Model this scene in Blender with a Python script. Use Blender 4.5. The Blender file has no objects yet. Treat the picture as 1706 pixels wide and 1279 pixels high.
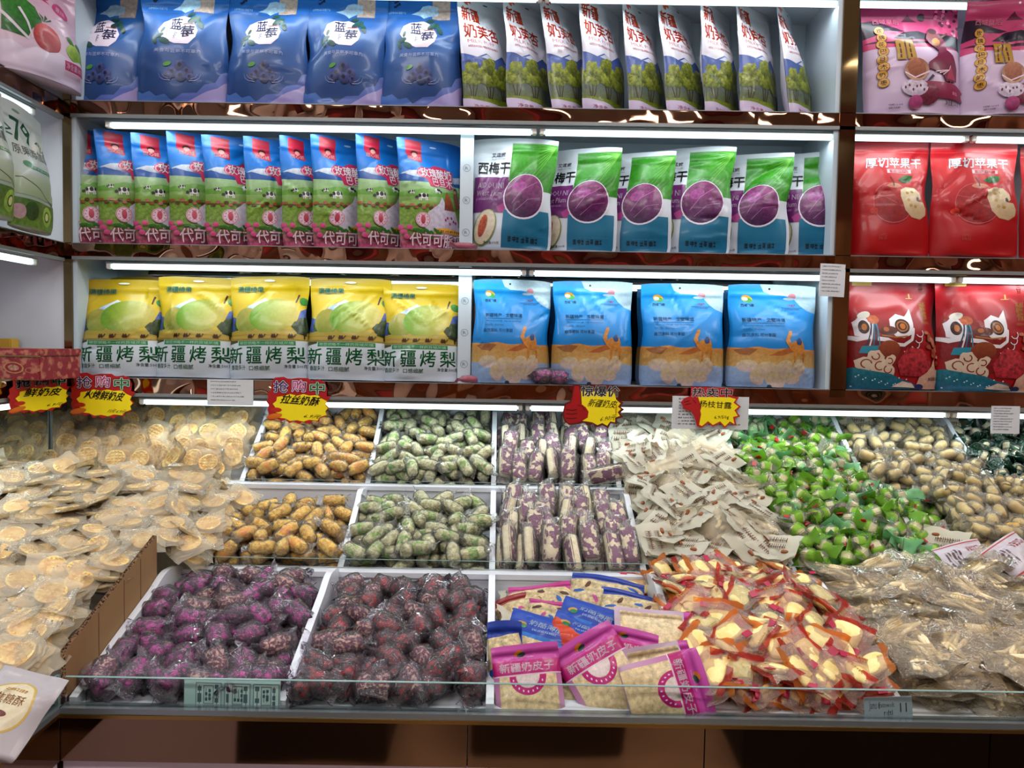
import bpy, bmesh, math, random
import numpy as np
from mathutils import Vector, Matrix, Euler, noise
from mathutils.geometry import tessellate_polygon

PI = math.pi
sc = bpy.context.scene
COL = sc.collection

# ------------------------------------------------------------------ camera
CAMZ = 1.45
FPX = 1280.0
PITCH = math.radians(2.66)
ROLL = math.radians(0.95)
SHIFT = 28.0
cam_data = bpy.data.cameras.new('camera')
cam_data.sensor_width = 36.0
cam_data.lens = FPX / 1706.0 * 36.0
cam_data.shift_x = SHIFT / 1706.0
cam_data.clip_start = 0.02
cam = bpy.data.objects.new('camera', cam_data)
COL.objects.link(cam)
CAM_ROT = Matrix.Rotation(PI / 2 - PITCH, 3, 'X') @ Matrix.Rotation(ROLL, 3, 'Z')
cam.matrix_world = Matrix.Translation((0, 0, CAMZ)) @ CAM_ROT.to_4x4()
sc.camera = cam


def ray(px, py):
    """direction through a pixel of the 1706 x 1279 photograph"""
    return CAM_ROT @ Vector(((px - 853 + SHIFT) / FPX, (639.5 - py) / FPX, -1.0))


def at(px, py, Y):
    """world point at depth Y"""
    d = ray(px, py)
    return Vector((0, 0, CAMZ)) + d * (Y / d.y)


def atz(px, py, z):
    """world point on the level z"""
    d = ray(px, py)
    return Vector((0, 0, CAMZ)) + d * ((z - CAMZ) / d.z)


def atx(px, py, x):
    d = ray(px, py)
    return Vector((0, 0, CAMZ)) + d * (x / d.x)


# ------------------------------------------------------------------ world, exposure
world = bpy.data.worlds.new('world')
sc.world = world
world.use_nodes = True
world.node_tree.nodes['Background'].inputs[0].default_value = (0.9, 0.93, 1.0, 1)
world.node_tree.nodes['Background'].inputs[1].default_value = 0.15
sc.view_settings.view_transform = 'Standard'
sc.view_settings.look = 'None'
sc.view_settings.gamma = 1.0
sc.view_settings.use_curve_mapping = False
sc.view_settings.exposure = -0.75
sc.cycles.use_denoising = True
sc.cycles.max_bounces = 6
sc.cycles.diffuse_bounces = 3
sc.cycles.glossy_bounces = 3
sc.cycles.transmission_bounces = 2
sc.cycles.transparent_max_bounces = 24
sc.cycles.caustics_reflective = False
sc.cycles.caustics_refractive = False
sc.cycles.sample_clamp_indirect = 4.0

PANEL_POWER = 21.0      # each ceiling light panel (W)
TUBE_GLOW = 5.0         # emission of the shelf tubes
STRIP_POWER = 1.9       # W per metre of tube


# ------------------------------------------------------------------ helpers
def lin(h, a=1.0):
    """'#rrggbb' -> linear rgba"""
    h = h.lstrip('#')
    o = []
    for i in (0, 2, 4):
        c = int(h[i:i + 2], 16) / 255.0
        o.append(c / 12.92 if c <= 0.04045 else ((c + 0.055) / 1.055) ** 2.4)
    return (o[0], o[1], o[2], a)


def ink(h, a=1.0):
    c = lin(h)
    return tuple(q ** 1.13 for q in c[:3]) + (a,)


def tag(o, label=None, cat=None, group=None, kind=None):
    if label: o['label'] = label
    if cat: o['category'] = cat
    if group: o['group'] = group
    if kind: o['kind'] = kind
    return o


def link(name, data, parent=None, loc=None, rot=None):
    o = bpy.data.objects.new(name, data)
    COL.objects.link(o)
    if parent: o.parent = parent
    if loc is not None: o.location = loc
    if rot is not None: o.rotation_euler = rot
    return o


def empty(name, loc=(0, 0, 0), rz=0):
    return link(name, None, None, loc, (0, 0, rz))


def dup(root, parent=None):
    c = root.copy()
    COL.objects.link(c)
    c.parent = parent
    for ch in root.children:
        dup(ch, c)
    return c


def mesh(name, verts, faces, mats, midx=None, smooth=True, cols=None, normals=None):
    me = bpy.data.meshes.new(name)
    me.from_pydata([tuple(v) for v in verts], [], [tuple(f) for f in faces])
    for m in (mats if isinstance(mats, (list, tuple)) else [mats]):
        me.materials.append(m)
    if midx is not None:
        me.polygons.foreach_set('material_index', np.asarray(midx, dtype=np.int32))
    me.polygons.foreach_set('use_smooth', np.full(len(me.polygons), smooth))
    if cols is not None:
        a = me.color_attributes.new('Col', 'FLOAT_COLOR', 'POINT')
        a.data.foreach_set('color', np.asarray(cols, dtype=np.float32).ravel())
    me.update()
    if normals is not None:
        me.normals_split_custom_set_from_vertices([tuple(n) for n in normals])
    return me


class MB:
    """collects shapes and links them as one mesh object"""
    def __init__(self):
        self.v, self.f, self.m = [], [], []

    def add(self, v, f, mi=0):
        n = len(self.v)
        self.v += [tuple(p) for p in v]
        self.f += [tuple(i + n for i in q) for q in f]
        self.m += [mi] * len(f)
        return self

    def box(self, x0, x1, y0, y1, z0, z1, mi=0, bev=0.0):
        if bev <= 0:
            v = [(x, y, z) for z in (z0, z1) for y in (y0, y1) for x in (x0, x1)]
            f = [(0, 2, 3, 1), (4, 5, 7, 6), (0, 1, 5, 4), (2, 6, 7, 3), (0, 4, 6, 2), (1, 3, 7, 5)]
            return self.add(v, f, mi)
        bm = bmesh.new()
        bmesh.ops.create_cube(bm, size=1.0)
        for q in bm.verts:
            q.co = ((x0 + x1) / 2 + q.co.x * (x1 - x0), (y0 + y1) / 2 + q.co.y * (y1 - y0), (z0 + z1) / 2 + q.co.z * (z1 - z0))
        bmesh.ops.bevel(bm, geom=bm.edges[:], offset=bev, segments=2, affect='EDGES')
        bm.verts.index_update()
        self.add([q.co.copy() for q in bm.verts], [[q.index for q in g.verts] for g in bm.faces], mi)
        bm.free()
        return self

    def prism_x(self, yz, x0, x1, mi=0):
        """polygon in y,z extruded along x"""
        n = len(yz)
        v = [(x0, y, z) for y, z in yz] + [(x1, y, z) for y, z in yz]
        f = [tuple(range(n)), tuple(range(2 * n - 1, n - 1, -1))]
        f += [(i, i + n, (i + 1) % n + n, (i + 1) % n) for i in range(n)]
        return self.add(v, f, mi)

    def tube(self, pts, r, seg=10, mi=0, cap=True):
        pts = [Vector(p) for p in pts]
        v, f = [], []
        for i, p in enumerate(pts):
            d = (pts[min(i + 1, len(pts) - 1)] - pts[max(i - 1, 0)]).normalized()
            a = d.orthogonal().normalized()
            b = d.cross(a)
            rr = r[i] if isinstance(r, (list, tuple)) else r
            for k in range(seg):
                t = 2 * PI * k / seg
                v.append(p + a * (math.cos(t) * rr) + b * (math.sin(t) * rr))
        for i in range(len(pts) - 1):
            for k in range(seg):
                f.append((i * seg + k, i * seg + (k + 1) % seg, (i + 1) * seg + (k + 1) % seg, (i + 1) * seg + k))
        if cap:
            f.append(tuple(range(seg))[::-1])
            f.append(tuple(range((len(pts) - 1) * seg, len(pts) * seg)))
        return self.add(v, f, mi)

    def build(self, name, mats, parent=None, loc=None, rot=None, smooth=False):
        return link(name, mesh(name, self.v, self.f, mats, self.m, smooth), parent, loc, rot)


# ------------------------------------------------------------------ materials
def mat(name, col='#888888', rough=0.5, metal=0.0, **kw):
    m = bpy.data.materials.new(name)
    m.use_nodes = True
    p = m.node_tree.nodes['Principled BSDF']
    p.inputs['Base Color'].default_value = lin(col) if isinstance(col, str) else col
    p.inputs['Roughness'].default_value = rough
    p.inputs['Metallic'].default_value = metal
    for k, v in kw.items():
        p.inputs[k.replace('_', ' ')].default_value = v
    return m


def nd(m, typ, **kw):
    n = m.node_tree.nodes.new(typ)
    for k, v in kw.items():
        if k.startswith('i_'):
            key = k[2:]
            key = int(key) if key.isdigit() else key.replace('_', ' ')
            n.inputs[key].default_value = v
        else:
            setattr(n, k, v)
    return n


def ln(m, a, b):
    m.node_tree.links.new(a, b)


def P(m):
    return m.node_tree.nodes['Principled BSDF']


def noisy(m, scale, c1, c2, pos=(0.4, 0.6), bump=0.0, bscale=None, det=3.0, stretch=None, rand=0.0, tex='ShaderNodeTexNoise'):
    """two-colour noise on the base colour, and a bump"""
    tc = nd(m, 'ShaderNodeTexCoord')
    src = tc.outputs['Object']
    if rand:
        oi = nd(m, 'ShaderNodeObjectInfo')
        va = nd(m, 'ShaderNodeVectorMath', operation='ADD')
        vm = nd(m, 'ShaderNodeVectorMath', operation='SCALE')
        vm.inputs[0].default_value = (1, .7, .4)
        ml = nd(m, 'ShaderNodeMath', operation='MULTIPLY')
        ml.inputs[1].default_value = rand
        ln(m, oi.outputs['Random'], ml.inputs[0])
        ln(m, ml.outputs[0], vm.inputs['Scale'])
        ln(m, src, va.inputs[0]); ln(m, vm.outputs[0], va.inputs[1])
        src = va.outputs[0]
    if stretch:
        mp = nd(m, 'ShaderNodeMapping')
        mp.inputs['Scale'].default_value = stretch
        ln(m, src, mp.inputs['Vector'])
        src = mp.outputs['Vector']
    n = nd(m, 'ShaderNodeTexNoise', i_Scale=scale, i_Detail=det)
    ln(m, src, n.inputs['Vector'])
    r = nd(m, 'ShaderNodeValToRGB')
    r.color_ramp.elements[0].position = pos[0]
    r.color_ramp.elements[0].color = lin(c1)
    r.color_ramp.elements[1].position = pos[1]
    r.color_ramp.elements[1].color = lin(c2)
    ln(m, n.outputs['Fac'], r.inputs['Fac'])
    ln(m, r.outputs['Color'], P(m).inputs['Base Color'])
    if bump:
        n2 = nd(m, 'ShaderNodeTexNoise', i_Scale=bscale or scale, i_Detail=2.0)
        ln(m, src, n2.inputs['Vector'])
        b = nd(m, 'ShaderNodeBump', i_Strength=bump, i_Distance=0.004)
        ln(m, n2.outputs['Fac'], b.inputs['Height'])
        ln(m, b.outputs['Normal'], P(m).inputs['Normal'])
    return m


def film(name, tint='#ffffff', haze=0.1, hazecol='#ffffff', rough=0.12, gloss=0.35, bscale=90.0, bump=0.5, trans=0.97):
    """thin clear plastic: see-through, glossy, slightly milky, crinkled"""
    m = bpy.data.materials.new(name)
    m.use_nodes = True
    nt = m.node_tree
    for n in list(nt.nodes):
        if n.type != 'OUTPUT_MATERIAL':
            nt.nodes.remove(n)
    out = [n for n in nt.nodes if n.type == 'OUTPUT_MATERIAL'][0]
    t = lin(tint)
    tr = nd(m, 'ShaderNodeBsdfTransparent')
    tr.inputs[0].default_value = (t[0] * trans, t[1] * trans, t[2] * trans, 1)
    df = nd(m, 'ShaderNodeBsdfDiffuse')
    df.inputs[0].default_value = lin(hazecol)
    tl = nd(m, 'ShaderNodeBsdfTranslucent')
    tl.inputs[0].default_value = lin(hazecol)
    dm = nd(m, 'ShaderNodeMixShader', i_0=0.4)
    ln(m, df.outputs[0], dm.inputs[1]); ln(m, tl.outputs[0], dm.inputs[2])
    m1 = nd(m, 'ShaderNodeMixShader', i_0=haze)
    ln(m, tr.outputs[0], m1.inputs[1]); ln(m, dm.outputs[0], m1.inputs[2])
    gl = nd(m, 'ShaderNodeBsdfGlossy', i_Roughness=rough)
    tc = nd(m, 'ShaderNodeTexCoord')
    nz = nd(m, 'ShaderNodeTexNoise', i_Scale=bscale, i_Detail=2.0, i_Distortion=1.5)
    ln(m, tc.outputs['Object'], nz.inputs['Vector'])
    bp = nd(m, 'ShaderNodeBump', i_Strength=bump, i_Distance=0.01)
    ln(m, nz.outputs['Fac'], bp.inputs['Height'])
    ln(m, bp.outputs[0], gl.inputs['Normal'])
    lw = nd(m, 'ShaderNodeLayerWeight', i_Blend=gloss)
    ln(m, bp.outputs[0], lw.inputs['Normal'])
    m2 = nd(m, 'ShaderNodeMixShader')
    ln(m, lw.outputs['Fresnel'], m2.inputs[0])
    ln(m, m1.outputs[0], m2.inputs[1]); ln(m, gl.outputs[0], m2.inputs[2])
    ln(m, m2.outputs[0], out.inputs['Surface'])
    return m


def print_material(name, rough=0.32, coat=0.4, spec=0.5):
    m = mat(name, rough=rough, Coat_Weight=coat, Coat_Roughness=0.10, Specular_IOR_Level=0.3)
    at_ = nd(m, 'ShaderNodeAttribute', attribute_name='Col')
    tc = nd(m, 'ShaderNodeTexCoord')
    nz = nd(m, 'ShaderNodeTexNoise', i_Scale=110.0, i_Detail=4.0, i_Roughness=0.65)
    ln(m, tc.outputs['Object'], nz.inputs['Vector'])
    mr = nd(m, 'ShaderNodeMapRange')
    mr.inputs['From Min'].default_value = 0.32; mr.inputs['From Max'].default_value = 0.68
    mr.inputs['To Min'].default_value = 0.25; mr.inputs['To Max'].default_value = 1.7
    ln(m, nz.outputs['Fac'], mr.inputs['Value'])
    inv = nd(m, 'ShaderNodeMath', operation='SUBTRACT')
    inv.inputs[0].default_value = 1.0
    ln(m, at_.outputs['Alpha'], inv.inputs[1])
    fm = nd(m, 'ShaderNodeMix', data_type='FLOAT')
    fm.inputs['A'].default_value = 1.0
    ln(m, inv.outputs[0], fm.inputs['Factor'])
    ln(m, mr.outputs[0], fm.inputs['B'])
    vm = nd(m, 'ShaderNodeVectorMath', operation='SCALE')
    ln(m, at_.outputs['Color'], vm.inputs[0])
    ln(m, fm.outputs['Result'], vm.inputs['Scale'])
    ln(m, vm.outputs[0], P(m).inputs['Base Color'])
    return m


M = {}
M['print'] = print_material('printed_foil', 0.38, 0.12)
M['paper'] = print_material('printed_paper', 0.6, 0.0)
M['white'] = noisy(mat('white_laminate', rough=0.45), 3.0, '#c3c6ce', '#cdd0d8')
M['acrylic'] = mat('white_acrylic', '#d5d9e2', 0.25)
M['panel'] = noisy(mat('pale_panel', rough=0.3), 2.0, '#aebbc6', '#b9c5cf')
M['mirror'] = mat('mirror_glass', '#c4d4d6', 0.03, 1.0)
M['glassedge'] = mat('glass_edge', '#7f9c9a', 0.15)
M['glass'] = film('shelf_glass', '#fafdfc', 0.0, '#d0e6e4', 0.03, 0.10, 3.0, 0.0, 0.985)
M['tubecap'] = mat('tube_cap', '#e6e6e2', 0.4)
M['grey'] = mat('grey_channel', '#85898a', 0.35, 0.4)
M['card'] = noisy(mat('cardboard', rough=0.85), 6.0, '#86603e', '#927048')
M['cardcore'] = noisy(mat('cardboard_edge', rough=0.9), 260.0, '#2e2016', '#b08a68', (0.42, 0.55))
M['black'] = mat('black_ink', '#1a1614', 0.6)
M['dark'] = mat('dark_gap', '#3a3330', 0.8)


def goldm(name, c, rough, wav, bump):
    m = mat(name, c, rough, 1.0)
    tc = nd(m, 'ShaderNodeTexCoord')
    nz = nd(m, 'ShaderNodeTexNoise', i_Scale=wav, i_Detail=1.0)
    ln(m, tc.outputs['Object'], nz.inputs['Vector'])
    b = nd(m, 'ShaderNodeBump', i_Strength=bump, i_Distance=0.05)
    ln(m, nz.outputs['Fac'], b.inputs['Height'])
    ln(m, b.outputs[0], P(m).inputs['Normal'])
    return m


M['gold'] = goldm('rose_gold_mirror', '#96705a', 0.05, 7.0, 0.8)
M['goldpost'] = goldm('gold_post', '#8c7450', 0.12, 4.0, 0.5)
M['bronze'] = goldm('bronze_mirror', '#8c7460', 0.05, 2.5, 0.12)
M['brass'] = mat('brass_edge', '#a98a52', 0.25, 1.0)


def glow(name, col, strength):
    m = mat(name, '#000000', 0.5)
    P(m).inputs['Emission Color'].default_value = lin(col)
    P(m).inputs['Emission Strength'].default_value = strength
    return m


M['tube'] = glow('tube_glow', '#dcfbff', TUBE_GLOW)
M['ceil_glow'] = glow('ceiling_panel_glow', '#fff4ea', 9.0)

# ------------------------------------------------------------------ printed artwork: shapes laid on a surface
_text_cache = {}


def text_mesh(body, res=1):
    key = (body, res)
    if key in _text_cache:
        return _text_cache[key]
    cu = bpy.data.curves.new('lettering', 'FONT')
    cu.body = body
    cu.resolution_u = res
    cu.fill_mode = 'FRONT'
    o = bpy.data.objects.new('lettering', cu)
    me = bpy.data.meshes.new_from_object(o)
    v = np.array([tuple(q.co)[:2] for q in me.vertices])
    f = [tuple(p.vertices) for p in me.polygons]
    bpy.data.objects.remove(o); bpy.data.curves.remove(cu); bpy.data.meshes.remove(me)
    _text_cache[key] = (v, f)
    return v, f


class Art:
    """flat print in face units (x right 0..1, y up 0..1)"""
    def __init__(self, base, top=None, aspect=1.3, clip=True):
        self.base = base
        self.top = top or base
        self.a = aspect
        self.v, self.f, self.c, self.z = [], [], [], []
        self.k = 1
        self.gx = False        # colour runs left to right instead of upwards
        self.clip = clip

    def raw(self, pts, faces, col, col2=None, mott=0.0):
        n = len(self.v)
        gx = 0 if self.gx else 1
        ys = [p[gx] for p in pts]
        y0, y1 = min(ys), max(ys)
        a = np.array(ink(col, 1 - mott)); b = np.array(ink(col2 or col, 1 - mott))
        for p in pts:
            t = (p[gx] - y0) / max(1e-6, y1 - y0)
            self.v.append((p[0], p[1])); self.c.append(a * (1 - t) + b * t); self.z.append(self.k)
        self.f += [tuple(i + n for i in q) for q in faces]
        self.k += 1
        return self

    def poly(self, pts, col, col2=None, mott=0.0):
        t = tessellate_polygon([[Vector((p[0], p[1], 0)) for p in pts]])
        return self.raw(pts, t, col, col2, mott)

    def rect(self, x0, y0, x1, y1, col, col2=None, mott=0.0):
        return self.poly([(x0, y0), (x1, y0), (x1, y1), (x0, y1)], col, col2, mott)

    def ell(self, cx, cy, rx, ry=None, col='#000000', col2=None, mott=0.0, n=22, rot=0.0, jit=0.0, seed=0, a0=0, a1=2 * PI):
        ry = ry or rx / self.a
        R = random.Random(seed)
        pts = []
        full = abs(a1 - a0 - 2 * PI) < 1e-6
        for i in range(n if full else n + 1):
            t = a0 + (a1 - a0) * i / n
            k = 1 + R.uniform(-jit, jit)
            x, y = rx * k * math.cos(t), ry * k * math.sin(t) * self.a
            x, y = x * math.cos(rot) - y * math.sin(rot), x * math.sin(rot) + y * math.cos(rot)
            pts.append((cx + x, cy + y / self.a))
        return self.poly(pts, col, col2, mott)

    def ring(self, cx, cy, r, w, col, n=28, a0=0, a1=2 * PI):
        pts, f = [], []
        for i in range(n + 1):
            t = a0 + (a1 - a0) * i / n
            for q in (r - w, r):
                pts.append((cx + q * math.cos(t), cy + q * math.sin(t) / self.a))
        for i in range(n):
            f.append((2 * i, 2 * i + 1, 2 * i + 3, 2 * i + 2))
        return self.raw(pts, f, col)

    def line(self, pts, w, col, w2=None):
        """stroke of width w (in x units)"""
        P_, f = [], []
        n = len(pts)
        for i, p in enumerate(pts):
            q0, q1 = pts[max(0, i - 1)], pts[min(n - 1, i + 1)]
            dx, dy = (q1[0] - q0[0]), (q1[1] - q0[1]) * self.a
            L = math.hypot(dx, dy) or 1
            ww = w if w2 is None else w + (w2 - w) * i / max(1, n - 1)
            nx, ny = -dy / L * ww / 2, dx / L * ww / 2
            P_ += [(p[0] + nx, p[1] + ny / self.a), (p[0] - nx, p[1] - ny / self.a)]
        for i in range(n - 1):
            f.append((2 * i, 2 * i + 1, 2 * i + 3, 2 * i + 2))
        return self.raw(P_, f, col)

    def text(self, body, x0, y0, x1, y1, col, bold=0.0, rot=0.0, outline=None, ow=0.05, slant=0.0, col2=None):
        """fit the text in the box; rot in degrees about its centre"""
        v, f = text_mesh(body)
        if len(v) == 0:
            return self
        mn, mx = v.min(0), v.max(0)
        s = (v - mn) / np.maximum(mx - mn, 1e-6)
        X = x0 + (s[:, 0] + slant * s[:, 1]) * (x1 - x0)
        Y = y0 + s[:, 1] * (y1 - y0)
        if rot:
            cx, cy, r = (x0 + x1) / 2, (y0 + y1) / 2, math.radians(rot)
            dx, dy = X - cx, (Y - cy) * self.a
            X = cx + dx * math.cos(r) - dy * math.sin(r)
            Y = cy + (dx * math.sin(r) + dy * math.cos(r)) / self.a
        em = (y1 - y0)

        def put(cc, q, n, c2=None):
            dirs = [(0, 0)] + [(math.cos(2 * PI * i / n), math.sin(2 * PI * i / n)) for i in range(n if q > 0 else 0)]
            P_, F_l = [], []
            for (ax, ay) in dirs:
                b = len(P_)
                P_ += list(zip(X + ax * q * em * self.a, Y + ay * q * em))
                F_l += [tuple(i + b for i in g) for g in f]
            self.raw(P_, F_l, cc, c2)
        if outline:
            put(outline, ow * .8 + bold * .4, 8)
        put(col, bold * .4, 4, col2)
        return self

    def scribble(self, x0, y0, x1, y1, n, col, seed=1, w=0.006):
        """unreadable small print: rows of short dashes"""
        R = random.Random(seed)
        P_, f = [], []
        x = x0
        while x < x1:
            L = (x1 - x0) / n * R.uniform(.5, .9)
            for k in range(3):
                yy = y0 + (y1 - y0) * (k + .5) / 3 + R.uniform(-.1, .1) * (y1 - y0)
                h = (y1 - y0) * .12
                b = len(P_)
                if R.random() < .8:
                    P_ += [(x, yy - h), (x + L, yy - h), (x + L, yy + h), (x, yy + h)]
                    f.append((b, b + 1, b + 2, b + 3))
            b = len(P_)
            xx = x + L * R.uniform(.3, .6)
            P_ += [(xx, y0), (xx + L * .22, y0), (xx + L * .22, y1), (xx, y1)]
            f.append((b, b + 1, b + 2, b + 3))
            x += (x1 - x0) / n
        return self.raw(P_, f, col)

    def cut(self, nx=18, ny=22, diag=False):
        """slice along a grid so the print can follow a curved face"""
        if hasattr(self, '_cut') and self._cut[0] == (nx, ny, diag):
            return self._cut[1]
        bm = bmesh.new()
        lc = bm.verts.layers.float_color.new('c')
        lz = bm.verts.layers.float.new('z')
        vs = []
        for p, c, z in zip(self.v, self.c, self.z):
            q = bm.verts.new((p[0], p[1], 0))
            q[lc] = tuple(c); q[lz] = z
            vs.append(q)
        for f in self.f:
            try:
                bm.faces.new([vs[i] for i in f])
            except ValueError:
                pass
        for i in range(0, nx + 1):
            x = i / nx
            if i in (0, nx):
                if self.clip:
                    bmesh.ops.bisect_plane(bm, geom=bm.verts[:] + bm.edges[:] + bm.faces[:], plane_co=(x, 0, 0),
                                           plane_no=((1 if i else -1), 0, 0), clear_outer=True, dist=1e-6)
            else:
                bmesh.ops.bisect_plane(bm, geom=bm.verts[:] + bm.edges[:] + bm.faces[:], plane_co=(x, 0, 0), plane_no=(1, 0, 0), dist=1e-6)
        for i in range(0, ny + 1):
            y = i / ny
            if i in (0, ny):
                if self.clip:
                    bmesh.ops.bisect_plane(bm, geom=bm.verts[:] + bm.edges[:] + bm.faces[:], plane_co=(0, y, 0),
                                           plane_no=(0, (1 if i else -1), 0), clear_outer=True, dist=1e-6)
            else:
                bmesh.ops.bisect_plane(bm, geom=bm.verts[:] + bm.edges[:] + bm.faces[:], plane_co=(0, y, 0), plane_no=(0, 1, 0), dist=1e-6)
        if diag:
            for k in range(-ny + 1, nx):
                bmesh.ops.bisect_plane(bm, geom=bm.verts[:] + bm.edges[:] + bm.faces[:], plane_co=(k / nx, 0, 0), plane_no=(nx, -ny, 0), dist=1e-6)
        bm.verts.index_update()
        V = np.array([q.co[:2] for q in bm.verts]).reshape(-1, 2)
        C = np.array([tuple(q[lc]) for q in bm.verts]).reshape(-1, 4)
        Z = np.array([q[lz] for q in bm.verts])
        F = []
        for g in bm.faces:
            idx = [q.index for q in g.verts]
            if g.normal.z < 0:
                idx.reverse()
            F.append(idx)
        bm.free()
        self._cut = ((nx, ny, diag), (V, C, Z, F))
        return self._cut[1]


def ssm(a, b, x):
    t = np.clip((x - a) / (b - a), 0, 1)
    return t * t * (3 - 2 * t)


class PouchShape:
    def __init__(self, w, h, T=0.06, pinch=0.07, seed=0, bend=0.0, wr=1.0, full=0.55):
        self.w, self.h, self.T, self.pinch, self.bend, self.full = w, h, T, pinch, bend, full
        R = random.Random(seed)
        self.cr = []
        for i in range(11):
            if i < 7:      # creases fan from the shoulder below the seal
                u0, v0 = R.uniform(.05, .95), R.uniform(.55, .85)
                ang = R.uniform(-1.0, 1.0) + (PI / 2 if R.random() < .5 else 0)
            else:
                u0, v0 = R.choice([R.uniform(0, .25), R.uniform(.75, 1)]), R.uniform(.15, .6)
                ang = R.uniform(-.7, .7)
            self.cr.append((u0, v0, math.cos(ang), math.sin(ang), R.uniform(.10, .30), R.uniform(.022, .045), R.uniform(-.0050, .0045) * wr))
        self.ph = [R.uniform(0, 6.28) for _ in range(6)]
        self.pl, self.pr = R.uniform(.5, 1.4), R.uniform(.5, 1.4)
        self.vl, self.vr = R.uniform(.45, .68), R.uniform(.45, .68)
        self.wr = wr

    def pos(self, u, v, side=-1):
        s = 2 * u - 1
        w, h, T = self.w, self.h, self.T
        prof = (1 - ssm(self.full - .15, .9, v)) * (0.82 + 0.18 * ssm(0, .2, v))
        y = side * (T * .62 if side < 0 else T * .38) * prof * np.power(np.clip(1 - np.abs(s) ** 2.4, 0, 1), .75)
        pin = np.where(s < 0, self.pinch * self.pl * np.exp(-((v - self.vl) / .17) ** 2), self.pinch * self.pr * np.exp(-((v - self.vr) / .17) ** 2))
        bot = .03 * (1 - ssm(0, .06, v))
        x = s * w / 2 * (1 - pin - bot) 
        d = 0
        for (u0, v0, ca, sa, L, sg, am) in self.cr:
            du, dv = u - u0, (v - v0) * h / w
            along = du * ca + dv * sa
            across = -du * sa + dv * ca
            d = d + am * np.exp(-(across / sg) ** 2) * np.exp(-(along / L) ** 2)
        d = d + .0022 * self.wr * (np.sin(7 * u + 5 * v + self.ph[0]) + np.sin(-6 * u + 9 * v + self.ph[1]) + .6 * np.sin(15 * u + 4 * v + self.ph[2]))
        d = d * (1 - .75 * ssm(.86, .93, v)) * ssm(0, .05, v)
        # pressed zip line below the top edge
        d = d - .0016 * np.exp(-((v - .87) / .012) ** 2) + .0012 * np.exp(-((v - .895) / .008) ** 2)
        y = y + (.0008 if side > 0 else 0) - d * np.power(np.clip(1 - np.abs(s) ** 6, 0, 1), .8) - (d * .5 * np.abs(s) ** 6)
        y = y + self.bend * ssm(.5, 1.0, v) * .05 + .004 * np.sin(s * 2.2 + self.ph[3]) * ssm(.75, 1, v)
        z = v * h - .004 * h / .25 * (np.abs(s) ** 4) * ssm(0.9, 1, v)
        return np.stack([x, y, z], -1)

    def normal(self, u, v, side=-1):
        e = 1e-3
        a = self.pos(np.clip(u + e, 0, 1), v, side) - self.pos(np.clip(u - e, 0, 1), v, side)
        b = self.pos(u, np.clip(v + e, 0, 1), side) - self.pos(u, np.clip(v - e, 0, 1), side)
        n = np.cross(a, b)
        n /= np.maximum(np.linalg.norm(n, axis=-1, keepdims=True), 1e-9)
        return n          # for the front face it points to -y


def make_pouch(art, shape, name='snack_pouch', m=None, nx=26, ny=32, back=None):
    m = m or M['print']
    U, V = np.meshgrid(np.linspace(0, 1, nx + 1), np.linspace(0, 1, ny + 1))
    U, V = U.ravel(), V.ravel()
    fr = shape.pos(U, V, -1)
    bk = shape.pos(U, V, 1)
    b0, b1 = np.array(ink(art.base)), np.array(ink(art.top))
    cf = b0 + (b1 - b0) * V[:, None]
    cb = np.tile(np.array(lin(back)), (len(V), 1)) if back else cf
    N = len(U)
    idx = lambda i, j: j * (nx + 1) + i
    faces = []
    for j in range(ny):
        for i in range(nx):
            faces.append((idx(i, j), idx(i + 1, j), idx(i + 1, j + 1)))
            faces.append((idx(i, j), idx(i + 1, j + 1), idx(i, j + 1)))
            faces.append((N + idx(i, j), N + idx(i, j + 1), N + idx(i + 1, j + 1), N + idx(i + 1, j)))
    for i in range(nx):
        faces.append((idx(i + 1, 0), idx(i, 0), N + idx(i, 0), N + idx(i + 1, 0)))
    me = mesh(name, np.concatenate([fr, bk]), faces, m, cols=np.concatenate([cf, cb]))
    root = link(name, me)
    Va, Ca, Za, Fa = art.cut(nx, ny, True)
    if len(Va):
        nr = shape.normal(U, V, -1)
        gu, gv = np.clip(Va[:, 0], 0, 1) * nx, np.clip(Va[:, 1], 0, 1) * ny
        i0, j0 = np.minimum(gu.astype(int), nx - 1), np.minimum(gv.astype(int), ny - 1)
        fu, fv = (gu - i0)[:, None], (gv - j0)[:, None]

        def bary(G):
            g00, g10, g01, g11 = G[j0 * (nx + 1) + i0], G[j0 * (nx + 1) + i0 + 1], G[(j0 + 1) * (nx + 1) + i0], G[(j0 + 1) * (nx + 1) + i0 + 1]
            return np.where(fu >= fv, g00 + fu * (g10 - g00) + fv * (g11 - g10), g00 + fv * (g01 - g00) + fu * (g11 - g01))
        n = bary(nr)
        p = bary(fr) + n * (0.00015 + Za * 0.00006)[:, None]
        n = n / np.maximum(np.linalg.norm(n, axis=1, keepdims=True), 1e-9)
        link('printed_front', mesh('printed_front', p, Fa, m, cols=Ca, normals=n), root)
    return root

# ------------------------------------------------------------------ the artwork of every kind of pouch
def tree(A, x, y, s, c='#6d7a22', d='#3d3016'):
    for dx in (-.04, 0, .05):
        A.line([(x + dx * s * .4, y), (x + dx * s * 1.5, y + .12 * s)], .014 * s, d, .006 * s)
    for i, (dx, dy, r) in enumerate([(-.09, .13, .075), (.0, .18, .09), (.09, .13, .075), (.03, .10, .06), (-.04, .10, .06)]):
        A.ell(x + dx * s, y + dy * s, r * s, None, c, '#8c9433', 0.95, 12, 0, .25, i + int(x * 50))


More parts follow.
